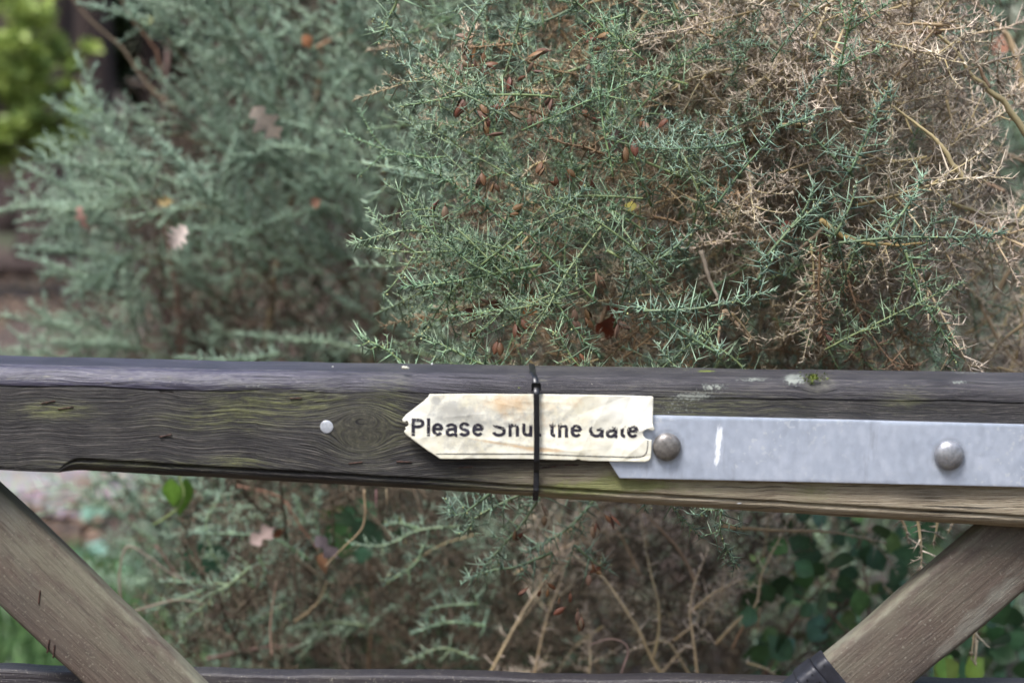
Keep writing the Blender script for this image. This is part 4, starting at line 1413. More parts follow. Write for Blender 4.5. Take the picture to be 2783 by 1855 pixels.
# ---- near bush: green shoots in front of a brown dead interior
near = empty('gorse_bush', (0.35, 0.6, 0))
tag(near, 'spiny green gorse bush with brown seed pods close behind the gate', 'gorse bush', 'gorse bushes behind the gate')
HERO = [  # base ... tip, depth
    ([(1420, 760), (1370, 700), (1250, 652), (1130, 627), (1050, 636), (948, 668)], 0.22, GREEN),
    ([(1620, 820), (1480, 690), (1390, 615), (1290, 540), (1200, 482), (1108, 436)], 0.24, GREEN),
    ([(1420, 800), (1350, 730), (1290, 680), (1240, 640)], 0.23, GREEN),
    ([(1470, 720), (1360, 740), (1270, 758), (1200, 770), (1095, 780)], 0.21, GREEN),
    ([(1380, 670), (1450, 745), (1510, 820), (1560, 890), (1600, 940), (1630, 965)], 0.22, GREEN),
    ([(1200, 1060), (1100, 990), (1050, 950), (980, 915)], 0.28, GREEN),
    ([(1420, 1020), (1300, 985), (1220, 945), (1140, 908)], 0.20, GREEN),
    ([(1395, 680), (1405, 600), (1415, 540), (1425, 490), (1370, 440)], 0.26, BLUE),
    ([(1440, 650), (1500, 585), (1560, 540), (1590, 512)], 0.24, BLUE),
    ([(1770, 560), (1740, 480), (1690, 360), (1640, 300), (1550, 262)], 0.27, GREEN),
    ([(1660, 380), (1760, 400), (1830, 360), (1870, 330)], 0.25, BLUE),
    ([(1850, 480), (1720, 430), (1620, 440), (1560, 460)], 0.30, GREEN),
    ([(1080, -60), (1080, 0), (1060, 40), (1045, 80), (1030, 118)], 0.10, GREEN),
    ([(1290, 330), (1200, 290), (1150, 260), (1112, 250)], 0.36, BLUE),
    ([(1950, 960), (1850, 900), (1780, 850), (1720, 832), (1690, 850)], 0.18, BLUE),
    ([(1750, 845), (1880, 840), (1980, 822), (2060, 800), (2110, 790)], 0.17, BLUE),
    ([(1650, 680), (1750, 740), (1800, 790), (1850, 830)], 0.25, GREEN),
    ([(1640, 560), (1740, 620), (1830, 700), (1870, 720)], 0.30, GREEN),
    ([(1860, 430), (1890, 500), (1910, 560), (1930, 600)], 0.22, GREEN),
    ([(1800, 700), (1860, 650), (1880, 620)], 0.23, BLUE),
    ([(2080, 700), (2150, 620), (2220, 560), (2240, 545)], 0.20, BLUE),
    ([(2130, 640), (2180, 580), (2200, 540), (2215, 500)], 0.23, BLUE),
    ([(2270, 640), (2310, 560), (2325, 510), (2330, 490)], 0.22, BLUE),
    ([(2310, 470), (2350, 380), (2390, 290), (2420, 230)], 0.27, BLUE),
    ([(2320, 480), (2260, 420), (2210, 370), (2190, 320)], 0.28, BLUE),
    ([(2400, 640), (2460, 570), (2500, 500), (2515, 470)], 0.18, BLUE),
    ([(2280, 660), (2450, 645), (2600, 645), (2730, 632)], 0.17, BLUE),
    ([(2060, 760), (2090, 720), (2110, 690)], 0.19, BLUE),
    ([(2460, 680), (2500, 800), (2560, 900), (2600, 990)], 0.24, GREEN),
    ([(2340, 640), (2310, 720), (2280, 800)], 0.25, GREEN),
    ([(1900, 1060), (1840, 1000), (1800, 960), (1790, 930)], 0.15, BLUE),
    ([(1700, 1080), (1800, 1000), (1870, 940), (1960, 870)], 0.20, GREEN),
    ([(1640, 1060), (1560, 980), (1530, 930), (1500, 900)], 0.20, GREEN),
    ([(2060, 1040), (2010, 990), (1960, 950), (1860, 900)], 0.25, GREEN),
    ([(1620, 170), (1560, 190), (1440, 230), (1350, 240)], 0.42, GREEN),
    ([(1700, 40), (1630, 60), (1600, 50)], 0.30, GREEN),
    ([(1650, 350), (1655, 240), (1660, 130), (1690, 30)], 0.33, GREEN),
    ([(1870, 230), (1760, 200), (1680, 190)], 0.33, GREEN),
    ([(1560, 20), (1500, 50), (1420, 75), (1330, 70)], 0.45, BLUE),
    # below the rail
    ([(1960, 1330), (1960, 1400), (1955, 1440), (1975, 1490), (2010, 1540)], 0.16, BLUE),
    ([(1950, 1360), (1920, 1385), (1900, 1400)], 0.17, BLUE),
    ([(1480, 1330), (1420, 1420), (1350, 1500), (1300, 1560), (1280, 1575)], 0.40, BLUE),
    ([(1500, 1500), (1400, 1540), (1330, 1550), (1260, 1580)], 0.42, BLUE),
    ([(1620, 1350), (1560, 1420), (1490, 1470), (1420, 1500)], 0.45, BLUE),
    ([(1330, 1340), (1280, 1380), (1240, 1400), (1215, 1360)], 0.35, BLUE),
    ([(1560, 1480), (1620, 1530), (1660, 1550)], 0.45, BLUE),
    ([(1420, 1340), (1300, 1400), (1270, 1440), (1240, 1450)], 0.38, BLUE),
]
for pth, dep, pal in HERO:
    hero(pth, dep, pal, near)

rnd = random.Random(21)
POLY_NEAR = [(1230, -60), (2080, -60), (2250, 120), (2420, 420), (2560, 640), (2380, 860), (2230, 1060), (1150, 1060), (1230, 870), (1180, 700), (1260, 560), (1180, 430), (1250, 260)]
cnt = 0
for k_ in range(205):
    x, y = sample(POLY_NEAR, rnd)
    if x > 1850 and rnd.random() < 0.22:
        continue
    dep = rnd.uniform(0.16, 0.42) if rnd.random() < 0.45 else rnd.uniform(0.42, 0.8)
    ang = math.degrees(math.atan2(900 - y, x - 2000)) + rnd.gauss(0, 55)
    s = rnd.uniform(0.55, 1.0)
    put('shoot', rnd.choice(ME_G), pa(x, y, dep), dir_px(ang, rnd.gauss(0.2, 0.5)), s, near)
    cnt += 1
POLY_DEAD = [(1280, -40), (2150, -60), (2350, 150), (2480, 500), (2450, 700), (2250, 950), (2150, 1060), (1300, 1060), (1330, 800), (1300, 560)]
for k_ in range(230):
    x, y = sample(POLY_DEAD, rnd)
    dep = rnd.uniform(0.34, 0.8)
    ang = rnd.uniform(0, 360)
    put('dead_shoot', rnd.choice(ME_D + ME_R), pa(x, y, dep), dir_px(ang, rnd.gauss(0.1, 0.5)), rnd.uniform(0.55, 1.0), near)
for pth, dep in (([(1640, 420), (1590, 400), (1530, 390), (1490, 370)], 0.24), ([(1480, 440), (1450, 450), (1420, 480)], 0.25), ([(1440, 640), (1400, 680), (1365, 700), (1340, 720)], 0.23),
                 ([(2230, 680), (2225, 800), (2235, 880), (2240, 940)], 0.24), ([(1420, 120), (1340, 125), (1260, 130)], 0.33), ([(1500, 320), (1400, 290), (1300, 300)], 0.36), ([(2010, 560), (2000, 600), (1960, 570)], 0.22),
                 ([(1990, 850), (2030, 900), (2060, 940)], 0.24), ([(1780, 590), (1830, 600), (1860, 615)], 0.26), ([(1940, 100), (1910, 90), (1880, 60)], 0.3)):
    hero(pth, dep, RUSTD if rnd.random() < .6 else DEADC, near, nbud=0, name='dead_shoot', long=0.014, spacing=0.003)
items = []
for k_ in range(520):
    x, y = sample([(1250, -100), (2500, -100), (2560, 600), (2350, 1080), (1250, 1080), (1300, 700)], rnd)
    items.append((pa(x, y, rnd.uniform(0.7, 1.3)), dir_px(rnd.uniform(0, 360), rnd.gauss(0, 0.6)), rnd.uniform(0.6, 1.2), rnd.randrange(9)))
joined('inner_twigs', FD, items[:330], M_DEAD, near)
joined('inner_foliage', FG, items[330:], M_GORSE, near)
TAN, YEL, PAL = (0.27, 0.20, 0.12), (0.36, 0.275, 0.155), (0.44, 0.37, 0.27)
for pth, dep, r, c in (([(1905, 680), (1925, 750), (1950, 810), (1945, 815)], 0.3, 7, PAL), ([(1738, 705), (1760, 760), (1785, 810), (1790, 830)], 0.3, 5, TAN), ([(1968, 842), (1955, 900), (1948, 960)], 0.3, 6, YEL),
                       ([(1968, 842), (2010, 890), (2050, 930), (2060, 960)], 0.3, 6, TAN), ([(2230, 600), (2300, 645), (2380, 665), (2520, 662)], 0.28, 9, (0.25, 0.15, 0.07)), ([(2150, 700), (2170, 760), (2130, 880)], 0.4, 5, PAL),
                       ([(1500, 430), (1650, 460), (1760, 470)], 0.4, 5, TAN), ([(1880, 180), (1960, 300), (1900, 420)], 0.5, 7, TAN), ([(1830, 440), (1960, 560), (2040, 500)], 0.45, 6, PAL),
                       ([(1760, 30), (1700, 120), (1640, 200)], 0.45, 5, TAN), ([(2080, 100), (2160, 190), (2080, 260)], 0.35, 6, PAL), ([(2280, 240), (2340, 150), (2390, 100)], 0.4, 6, PAL),
                       ([(2240, 620), (2170, 680), (2120, 700)], 0.32, 7, (0.13, 0.09, 0.06)), ([(1560, 1100), (1700, 700), (1840, 400)], 0.62, 9, (0.2, 0.14, 0.08)), ([(1900, 1100), (1800, 500), (1500, 150)], 0.66, 8, (0.2, 0.14, 0.08))):
    branch(pth, dep, r, near, c)


# seed pods: two split papery valves
def pod_mesh(open_, L, seed):
    rng = np.random.default_rng(seed)
    g = Geo()
    for s in (-1, 1):
        n, m_ = 8, 5
        V_ = []
        for a in np.linspace(0, 1, n):
            w = math.sin(math.pi * min(1, a * 0.92 + 0.06)) ** 0.8 * L * 0.26
            for b in np.linspace(-1, 1, m_):
                V_.append((b * w, s * (math.sqrt(max(0, 1 - b * b)) * w * 0.55 + open_ * a * L * 0.3), -a * L + 0.0006 * rng.normal() * 0.3))
        q = [[i_ * m_ + j_, i_ * m_ + j_ + 1, (i_ + 1) * m_ + j_ + 1, (i_ + 1) * m_ + j_] for i_ in range(n - 1) for j_ in range(m_ - 1)]
        c = np.array((0.10, 0.045, 0.022)) * rng.uniform(0.5, 1.6) if seed % 4 else np.array((0.16, 0.10, 0.065))
        g.add(V_, None, q, c)
    tube(g, [(0, 0, 0.003), (0, 0, 0.0)], 0.0008, 5, (0.15, 0.09, 0.05))
    return g.mesh('seed_pod', M_POD, True)


PODS = [pod_mesh(o_, L_, s_) for s_, (o_, L_) in enumerate(((0.15, 0.016), (0.5, 0.017), (0.25, 0.014), (0.9, 0.015), (0.05, 0.015), (0.4, 0.013)))]
pods = [(1285, 100, 200), (1260, 150, -60), (1255, 175, -110), (1290, 165, -90), (1310, 180, -70), (1475, 140, -150), (1605, 125, -20), (1600, 90, 60), (1255, 285, -120), (1340, 290, 0), (1350, 310, -80), (1370, 320, -60),
        (1440, 310, -90), (1360, 270, 20), (1560, 305, -80), (1385, 210, -90), (1480, 455, -120), (1510, 480, -80), (1540, 475, -60), (1610, 485, -90), (1380, 585, 10), (1370, 770, -80), (1385, 775, -110), (1470, 820, -95),
        (1330, 820, -20), (1430, 770, -60), (1290, 890, -100), (1360, 930, -90), (1540, 895, -110), (1530, 900, -80), (1265, 850, -20), (1700, 400, -90), (1620, 740, -80), (1440, 700, -40), (1750, 330, -70), (1500, 270, -100),
        (2240, 900, -120), (2265, 890, -60), (1400, 880, -80), (1575, 960, -60), (1680, 880, -100), (1560, 840, -80), (1210, 560, -90), (1310, 470, -80), (1345, 500, -60), (1590, 840, -60),
        (1480, 1400, -90), (1620, 1420, -80), (1660, 1400, -60), (1600, 1560, -90), (1610, 1530, -70), (1400, 1440, -90), (1470, 1600, -110), (1550, 1610, -90), (1570, 1660, -90), (1575, 1680, -80), (1490, 1585, -40)]
for x, y, a in pods:
    if y > 1300:
        dep = 0.42
    else:
        dep = 0.24 + 0.1 * rnd.random()
    for q_ in range(3 if y < 400 else 2):
        put('seed_pod', rnd.choice(PODS), pa(x + q_ * rnd.gauss(0, 16), y + q_ * rnd.gauss(0, 12), dep - 0.03 + q_ * 0.01), -dir_px(a + q_ * rnd.gauss(0, 50), rnd.uniform(-0.3, 0.3)), rnd.uniform(0.6, 0.95), near)

# ---- pale dead gorse on the right
dead = empty('gorse_bush', (0.75, 0.75, 0))
tag(dead, 'dead grey-brown gorse bush with bare tan branches above the metal strap', 'gorse bush', 'gorse bushes behind the gate')
POLY_R = [(2040, -80), (2440, -80), (2480, 120), (2430, 330), (2500, 420), (2620, 560), (2540, 740), (2380, 700), (2250, 560), (2000, 350)]
for k_ in range(105):
    x, y = sample(POLY_R, rnd)
    dep = rnd.uniform(0.3, 0.75)
    ang = math.degrees(math.atan2(700 - y, x - 2100)) + rnd.gauss(0, 70)
    put('dead_shoot', rnd.choice(ME_GR), pa(x, y, dep), dir_px(ang, rnd.gauss(0.1, 0.5)), rnd.uniform(0.75, 1.25), dead)
for k_ in range(95):
    x, y = sample([(1960, 150), (2380, 60), (2520, 420), (2520, 680), (2300, 720), (2080, 640), (1960, 420)], rnd)
    put('dead_shoot', rnd.choice(ME_GR), pa(x, y, rnd.uniform(0.3, 0.62)), dir_px(rnd.uniform(0, 360), rnd.gauss(0.15, 0.5)), rnd.uniform(0.55, 1.0), dead)
for k_ in range(18):
    x, y = sample([(2420, 700), (2783, 640), (2800, 1080), (2300, 1080), (2420, 850)], rnd)
    dep = rnd.uniform(0.5, 1.0)
    put('dead_shoot', rnd.choice(ME_GR), pa(x, y, dep), dir_px(rnd.choice((60, 240, -70, 120)) + rnd.gauss(0, 30), rnd.gauss(0.0, 0.4)), rnd.uniform(0.6, 1.1), dead)
for pth, dep in (([(2560, 140), (2640, 95), (2720, 80), (2790, 55)], 0.45), ([(2570, 260), (2590, 340), (2610, 380), (2600, 400)], 0.42), ([(2640, 480), (2690, 450), (2720, 400), (2735, 375)], 0.4),
                 ([(2700, 460), (2640, 530), (2600, 560)], 0.42), ([(2783, 560), (2700, 700), (2640, 760), (2540, 840)], 0.5), ([(2400, 990), (2480, 930), (2560, 850)], 0.45), ([(2330, 1010), (2420, 920), (2520, 850)], 0.55),
                 ([(2600, 500), (2640, 620), (2700, 760)], 0.5), ([(2480, 1030), (2460, 900), (2440, 820)], 0.6), ([(2783, 880), (2720, 930), (2680, 1000)], 0.5), ([(2490, 1390), (2500, 1450), (2505, 1520), (2500, 1560)], 0.35),
                 ([(2550, 1390), (2545, 1440), (2535, 1480)], 0.36), ([(2440, 1395), (2460, 1430), (2470, 1470)], 0.4), ([(2600, 1390), (2590, 1420), (2575, 1450)], 0.38)):
    hero(pth, dep, GREYD, dead, nbud=0, name='dead_shoot', long=0.019, spacing=0.006, rad=0.0016, minis=0)
for pth, dep, r, c in (([(2800, 380), (2745, 300), (2690, 245), (2640, 205), (2600, 140), (2520, 70)], 0.33, 10, YEL), ([(2800, 320), (2775, 220), (2745, 110), (2700, 60), (2640, -10)], 0.8, 13, (0.36, 0.27, 0.15)),
                       ([(2690, 240), (2660, 180), (2650, 140), (2640, 120)], 0.33, 6, TAN), ([(2610, 75), (2580, 70), (2500, 65), (2440, 68)], 0.28, 7, YEL), ([(2560, 88), (2480, 85), (2420, 92)], 0.30, 7, TAN),
                       ([(2600, -30), (2470, 12), (2400, 30), (2290, 60)], 0.36, 6, YEL), ([(2620, 490), (2560, 400), (2520, 360), (2420, 285)], 0.28, 8, YEL), ([(2578, 310), (2576, 260), (2575, 200)], 0.6, 6, YEL),
                       ([(2610, 55), (2625, 30), (2605, 0)], 0.5, 5, PAL), ([(2640, 60), (2625, 60)], 0.5, 4, PAL), ([(2730, 520), (2640, 480), (2560, 440)], 0.7, 6, TAN), ([(2800, 640), (2720, 780), (2660, 900), (2620, 1040)], 0.75, 8, TAN),
                       ([(2640, 740), (2680, 860), (2740, 960), (2790, 1000)], 0.7, 6, TAN), ([(2783, 440), (2700, 400), (2650, 370)], 0.9, 7, (0.2, 0.15, 0.1)), ([(2480, 250), (2440, 340), (2430, 360)], 0.7, 8, (0.3, 0.27, 0.24)),
                       ([(2460, 240), (2440, 300), (2430, 350)], 0.75, 6, (0.3, 0.27, 0.24)), ([(2310, 440), (2380, 470), (2500, 500), (2600, 560)], 0.5, 7, TAN), ([(2300, 1050), (2330, 900), (2300, 700), (2200, 500)], 0.85, 11, (0.16, 0.11, 0.07))):
    branch(pth, dep, r, dead, c)

# bare stems of the dead bush below the rail
for pth, dep, r, c in (([(1310, 1870), (1400, 1700), (1450, 1620), (1530, 1520)], 0.9, 8, (0.36, 0.28, 0.20)), ([(1445, 1870), (1480, 1700), (1520, 1590), (1550, 1480)], 0.9, 7, (0.36, 0.28, 0.20)),
                       ([(1820, 1870), (1770, 1785), (1735, 1710), (1690, 1640), (1640, 1570), (1560, 1510)], 0.8, 10, TAN), ([(1775, 1790), (1790, 1720), (1790, 1640), (1770, 1560), (1740, 1420)], 0.8, 8, TAN),
                       ([(1900, 1870), (1885, 1740), (1875, 1660), (1890, 1580), (1925, 1490)], 0.75, 8, (0.38, 0.28, 0.15)), ([(1880, 1660), (1940, 1610), (2020, 1572)], 0.75, 6, (0.3, 0.2, 0.14)),
                       ([(1945, 1750), (2000, 1690), (2055, 1640), (2070, 1560), (2120, 1460), (2150, 1400)], 0.8, 8, (0.28, 0.19, 0.10)), ([(1990, 1760), (2030, 1680), (2050, 1650)], 0.8, 5, (0.28, 0.19, 0.10)),
                       ([(1680, 1850), (1705, 1780), (1700, 1750), (1660, 1735), (1600, 1750)], 0.6, 4, (0.28, 0.2, 0.16)), ([(1890, 1860), (1830, 1760), (1800, 1740), (1700, 1770)], 0.85, 6, (0.2, 0.11, 0.08)),
                       ([(1830, 1740), (1900, 1680), (1870, 1640)], 0.85, 5, (0.2, 0.11, 0.08)), ([(1900, 1600), (1850, 1500), (1760, 1400), (1700, 1340)], 0.9, 6, (0.3, 0.2, 0.14)), ([(1740, 1560), (1690, 1460), (1640, 1400)], 0.95, 6, (0.3, 0.2, 0.14)),
                       ([(1960, 1430), (2100, 1440), (2260, 1445), (2410, 1475)], 0.7, 9, (0.30, 0.18, 0.10)), ([(2065, 1650), (2060, 1720)], 0.8, 4, TAN), ([(2330, 1440), (2400, 1500), (2440, 1560)], 1.0, 5, TAN),
                       ([(1640, 1700), (1560, 1760), (1500, 1850)], 0.95, 5, (0.26, 0.18, 0.12)), ([(1770, 1860), (1860, 1760), (1920, 1730)], 0.9, 6, (0.3, 0.22, 0.14)), ([(1620, 1420), (1560, 1500), (1450, 1640), (1360, 1760)], 0.95, 5, (0.28, 0.2, 0.14)),
                       ([(2655, 1740), (2650, 1800), (2655, 1700)], 0.5, 5, PAL), ([(2650, 1690), (2640, 1790)], 0.45, 5, (0.38, 0.32, 0.25)), ([(2650, 1720), (2690, 1760)], 0.45, 4, (0.38, 0.32, 0.25)),
                       ([(2030, 1800), (2080, 1815), (2130, 1850)], 0.8, 5, (0.22, 0.15, 0.12)), ([(2400, 1590), (2500, 1680), (2600, 1760)], 1.0, 5, (0.16, 0.1, 0.06)), ([(2230, 1640), (2320, 1740), (2350, 1800)], 1.0, 4, (0.14, 0.09, 0.05))):
    if r > 4 and rnd.random() < 0.6:
        hero(pth, dep, GREYD, dead, nbud=0, name='branch', long=0.014, spacing=0.010, rad=r * mmpx * 0.75, minis=0)
    else:
        branch(pth, dep, r * 0.85, dead, c)
items = []
for k_ in range(300):
    x, y = sample([(850, 1330), (2150, 1370), (2120, 1900), (560, 1900), (450, 1640)], rnd)
    items.append((pa(x, y, rnd.uniform(0.95, 1.9)), dir_px(rnd.uniform(20, 160), rnd.gauss(0, 0.6)), rnd.uniform(0.7, 1.3), rnd.randrange(9)))
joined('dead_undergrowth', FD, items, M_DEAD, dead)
for k_ in range(26):
    x, y = sample([(1450, 1400), (2080, 1400), (2060, 1860), (1300, 1860)], rnd)
    put('dead_shoot', rnd.choice(ME_GR), pa(x, y, rnd.uniform(0.85, 1.4)), dir_px(rnd.uniform(30, 150), rnd.gauss(0, 0.4)), rnd.uniform(0.6, 1.1), dead)

# ---- large soft green bush on the left, a little further back
left = empty('gorse_bush', (-0.6, 2.0, 0))
tag(left, 'large blurred blue-green gorse bush beside the woodland path', 'gorse bush', 'gorse bushes behind the gate')
POLY_L = [(460, -80), (1350, -80), (1300, 1080), (230, 1080), (240, 880), (240, 700), (220, 560), (310, 440), (430, 340), (470, 200)]
POLY_LI = [(640, -80), (1350, -80), (1300, 1080), (330, 1080), (340, 880), (340, 700), (340, 560), (460, 440), (560, 340), (640, 200)]
HOLES = [(770, 470, 90, 60), (500, 330, 60, 50), (370, 390, 60, 30), (830, 900, 200, 90), (500, 880, 140, 70), (1240, 620, 60, 60), (880, 60, 60, 40), (430, 170, 60, 60)]


def hole(x, y):
    return any(((x - a) / c) ** 2 + ((y - b) / d) ** 2 < 1 for a, b, c, d in HOLES)


CLUMPS = [(1230, 330), (1270, 450), (1160, 560), (1260, 110), (340, 800), (320, 930), (430, 970), (400, 700), (1020, 150), (1110, 340), (960, 320), (1210, 200), (1180, 60), (1080, 480)]
while len(CLUMPS) < 42:
    x, y = sample(POLY_L, rnd)
    if hole(x, y) or any(math.hypot(x - a, (y - b) * 1.2) < 112 for a, b in CLUMPS):
        continue
    CLUMPS.append((x, y))
for x, y in CLUMPS:
    dep = 1.4 + rnd.uniform(0, 0.45) + (0.25 if y > 720 else 0.0)
    ang = 168 - 0.055 * (x - 250) + rnd.gauss(0, 14) + (y - 500) * 0.02
    dx, dy = math.cos(R(ang)), -math.sin(R(ang))
    branch([(x - dx * 200, y - dy * 200 + 60), (x - dx * 60, y - dy * 60), (x + dx * 110, y + dy * 110)], [dep + 0.45, dep + 0.1, dep], 4, left, (0.16, 0.12, 0.06), n=14)
    for q_ in range(8):
        f = rnd.uniform(-0.7, 1.0)
        xx, yy = x + dx * 110 * f + rnd.gauss(0, 22), y + dy * 110 * f + rnd.gauss(0, 16) - 12
        put('shoot', rnd.choice(ME_L), pa(xx, yy, dep + rnd.uniform(-0.06, 0.12) - 0.08 * f), dir_px(ang + rnd.gauss(0, 34) - 12, rnd.gauss(0.45, 0.35)), rnd.uniform(0.65, 1.1), left)
for pth, dep in (([(330, 560), (180, 570), (90, 560), (-20, 575)], 1.5), ([(640, 200), (560, 150), (480, 80), (400, -10)], 1.6), ([(900, 430), (800, 400), (720, 405), (700, 420)], 1.4), ([(760, 960), (620, 980), (480, 970)], 1.3),
                 ([(1000, 960), (900, 930), (760, 920), (640, 905)], 1.5)):
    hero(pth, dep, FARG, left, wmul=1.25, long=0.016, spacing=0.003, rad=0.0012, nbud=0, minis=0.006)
items = []
for k_ in range(640):
    x, y = sample(POLY_LI, rnd)
    dep = rnd.uniform(2.0, 3.0)
    items.append((pa(x, y, dep), dir_px(rnd.uniform(20, 190), rnd.gauss(0.3, 0.5)), rnd.uniform(0.9, 1.5), rnd.randrange(9)))
joined('inner_foliage', FG, items[:190], M_GORSE, left)
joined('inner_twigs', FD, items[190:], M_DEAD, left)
for pth, dep, r, c in (([(480, 300), (400, 230), (330, 130), (250, 60), (180, -20)], 2.2, 6, (0.15, 0.12, 0.07)), ([(440, 200), (420, 130), (370, 70), (330, 0)], 2.2, 4, (0.17, 0.10, 0.055)), ([(860, 130), (940, 90), (1010, 60)], 1.7, 6, (0.30, 0.17, 0.10)), ([(1280, 150), (1180, 40)], 1.7, 5, TAN),
                       ([(700, 1100), (760, 700), (850, 300), (900, 0)], 2.1, 14, (0.12, 0.08, 0.05)), ([(500, 1100), (480, 800), (420, 500)], 2.1, 12, (0.12, 0.08, 0.05)), ([(1000, 1100), (1050, 600), (1000, 200)], 2.1, 14, (0.12, 0.08, 0.05))):
    branch(pth, dep, r, left, c)
# its drooping fronds under the rail
for pth, dep in (([(840, 1520), (740, 1460), (640, 1450), (520, 1448)], 1.0), ([(700, 1600), (600, 1540), (560, 1430), (590, 1360), (650, 1335)], 1.05), ([(680, 1540), (620, 1590), (560, 1620), (540, 1640)], 0.95), ([(560, 1640), (500, 1690), (490, 1740)], 0.95),
                 ([(640, 1590), (520, 1580), (440, 1580)], 1.0), ([(700, 1510), (720, 1550), (712, 1590)], 0.95), ([(870, 1480), (860, 1400), (870, 1340)], 1.05), ([(830, 1420), (810, 1370), (800, 1345)], 1.05), ([(1250, 1430), (1140, 1440), (1050, 1480), (960, 1480)], 0.8),
                 ([(1150, 1440), (1090, 1420), (1050, 1425)], 0.85), ([(1150, 1480), (1130, 1530), (1040, 1590)], 0.8), ([(780, 1640), (680, 1700), (640, 1760)], 1.1), ([(560, 1600), (450, 1640), (410, 1660)], 0.95), ([(1320, 1700), (1220, 1690), (1120, 1720)], 0.9),
                 ([(1290, 1790), (1200, 1760), (1100, 1800)], 0.9), ([(760, 1470), (700, 1400), (650, 1420)], 1.05), ([(1000, 1700), (900, 1690), (790, 1710)], 1.1), ([(1300, 1640), (1180, 1650), (1160, 1690)], 0.9), ([(860, 1560), (900, 1640), (880, 1690)], 1.1)):
    hero(pth, dep, BLUE, left, wmul=1.2, long=0.017, spacing=0.0036, rad=0.0018)
for pth, dep, r, c in (([(330, 1640), (325, 1560), (345, 1485), (400, 1510), (470, 1560), (560, 1600)], 1.0, 5, (0.36, 0.27, 0.22)), ([(360, 1660), (480, 1630), (560, 1640)], 0.9, 5, (0.30, 0.22, 0.18)), ([(990, 1330), (988, 1425), (930, 1490), (880, 1540)], 0.7, 5, (0.42, 0.31, 0.18)),
                       ([(640, 1320), (760, 1350), (810, 1420), (870, 1500)], 1.0, 7, (0.26, 0.15, 0.09)), ([(740, 1780), (735, 1700), (750, 1580)], 0.9, 5, (0.34, 0.24, 0.16)), ([(1050, 1330), (1052, 1370)], 0.7, 4, (0.4, 0.3, 0.2)), ([(1022, 1330), (1022, 1380)], 0.72, 3, (0.42, 0.22, 0.26)),
                       ([(1300, 1450), (1200, 1480), (1100, 1540)], 0.9, 5, (0.34, 0.26, 0.15)), ([(800, 1690), (860, 1640), (890, 1580)], 1.0, 5, (0.4, 0.29, 0.17)), ([(420, 1480), (520, 1600), (640, 1680), (700, 1760)], 1.1, 6, (0.2, 0.13, 0.1)), ([(600, 1560), (640, 1480), (560, 1420)], 1.15, 5, (0.2, 0.13, 0.1)),
                       ([(560, 1790), (700, 1760), (860, 1750)], 1.2, 6, (0.2, 0.13, 0.1))):
    branch(pth, dep, r * 0.7, left, tuple(np.array(c) * 0.65))

# crowns of the bushes rising above the picture: they shade what is below
for par, x0_, x1_, d0, d1, n_ in ((near, 1250, 2300, 0.5, 1.3, 110), (dead, 2300, 3100, 0.9, 1.7, 60), (left, 700, 1400, 2.7, 3.2, 40)):
    for k_ in range(n_):
        put('upper_shoot', rnd.choice(FME_G), pa(rnd.uniform(x0_, x1_), rnd.uniform(-900, -120), rnd.uniform(d0, d1)), dir_px(rnd.uniform(20, 160), rnd.gauss(0.2, 0.5)), rnd.uniform(1.3, 2.2), par)

# softer shoots filling the shade under the rail
for k_ in range(44):
    x, y = sample([(420, 1330), (1500, 1360), (1480, 1760), (1150, 1860), (620, 1860), (430, 1640)], rnd)
    put('lower_shoot', rnd.choice(ME_L), pa(x, y, rnd.uniform(1.1, 1.9)), dir_px(rnd.choice((150, 200, 240, 60)) + rnd.gauss(0, 30), rnd.gauss(0.3, 0.4)), rnd.uniform(0.5, 1.0), left)

# ---- thickets behind, seen through the gaps
for (x0_, x1_, y0_, y1_, d0, d1, n_, lab) in ((1300, 2000, -150, 1900, 2.2, 3.4, 420, 'dark gorse bush deep in shade behind the brown-podded green one'),
                                             (1950, 2850, -150, 1900, 2.0, 3.2, 460, 'dark green gorse bush glimpsed behind the bare tan branches'),
                                             (420, 1350, 1250, 1900, 1.9, 2.7, 340, 'low dark gorse bush in shade below the top rail')):
    b_ = empty('gorse_bush', tuple(pa((x0_ + x1_) / 2, 1900, (d0 + d1) / 2)))
    b_.location.z = 0
    tag(b_, lab, 'gorse bush', 'gorse bushes behind the gate')
    items = [(pa(rnd.uniform(x0_, x1_), rnd.uniform(y0_, y1_), rnd.uniform(d0, d1)), dir_px(rnd.uniform(20, 160), rnd.gauss(0.2, 0.5)), rnd.uniform(1.1, 1.9), rnd.randrange(9)) for _ in range(n_)]
    joined('foliage', FG, items[:n_ // 2], M_GORSE, b_)
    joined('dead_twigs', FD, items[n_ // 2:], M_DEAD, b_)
    for q_ in range(4):
        xx = rnd.uniform(x0_, x1_)
        base = pa(xx, 1850, d1)
        base[2] = 0
        g = Geo()
        tube(g, smooth_path([base, pa(xx + rnd.uniform(-80, 80), 1400, d1), pa(xx + rnd.uniform(-200, 200), 800, d1), pa(xx + rnd.uniform(-300, 300), 100, d1)], 20), np.linspace(0.016, 0.006, 20), 7, (0.10, 0.07, 0.05))
        link('stem', g.mesh('stem', M_BARK, True), None, b_)


b_ = tag(empty('gorse_bush', (1.5, 3.4, 0)), 'farthest shaded gorse bush closing the gap at the hinge end', 'gorse bush', 'gorse bushes behind the gate')
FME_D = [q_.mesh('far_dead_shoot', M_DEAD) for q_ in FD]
for k_ in range(210):
    x, y = rnd.uniform(2150, 3000), rnd.uniform(-100, 1950)
    put('shoot' if k_ % 3 else 'dead_shoot', rnd.choice(FME_G if k_ % 3 else FME_D), pa(x, y, rnd.uniform(2.7, 4.2)), dir_px(rnd.uniform(20, 160), rnd.gauss(0.2, 0.5)), rnd.uniform(1.6, 2.6), b_)

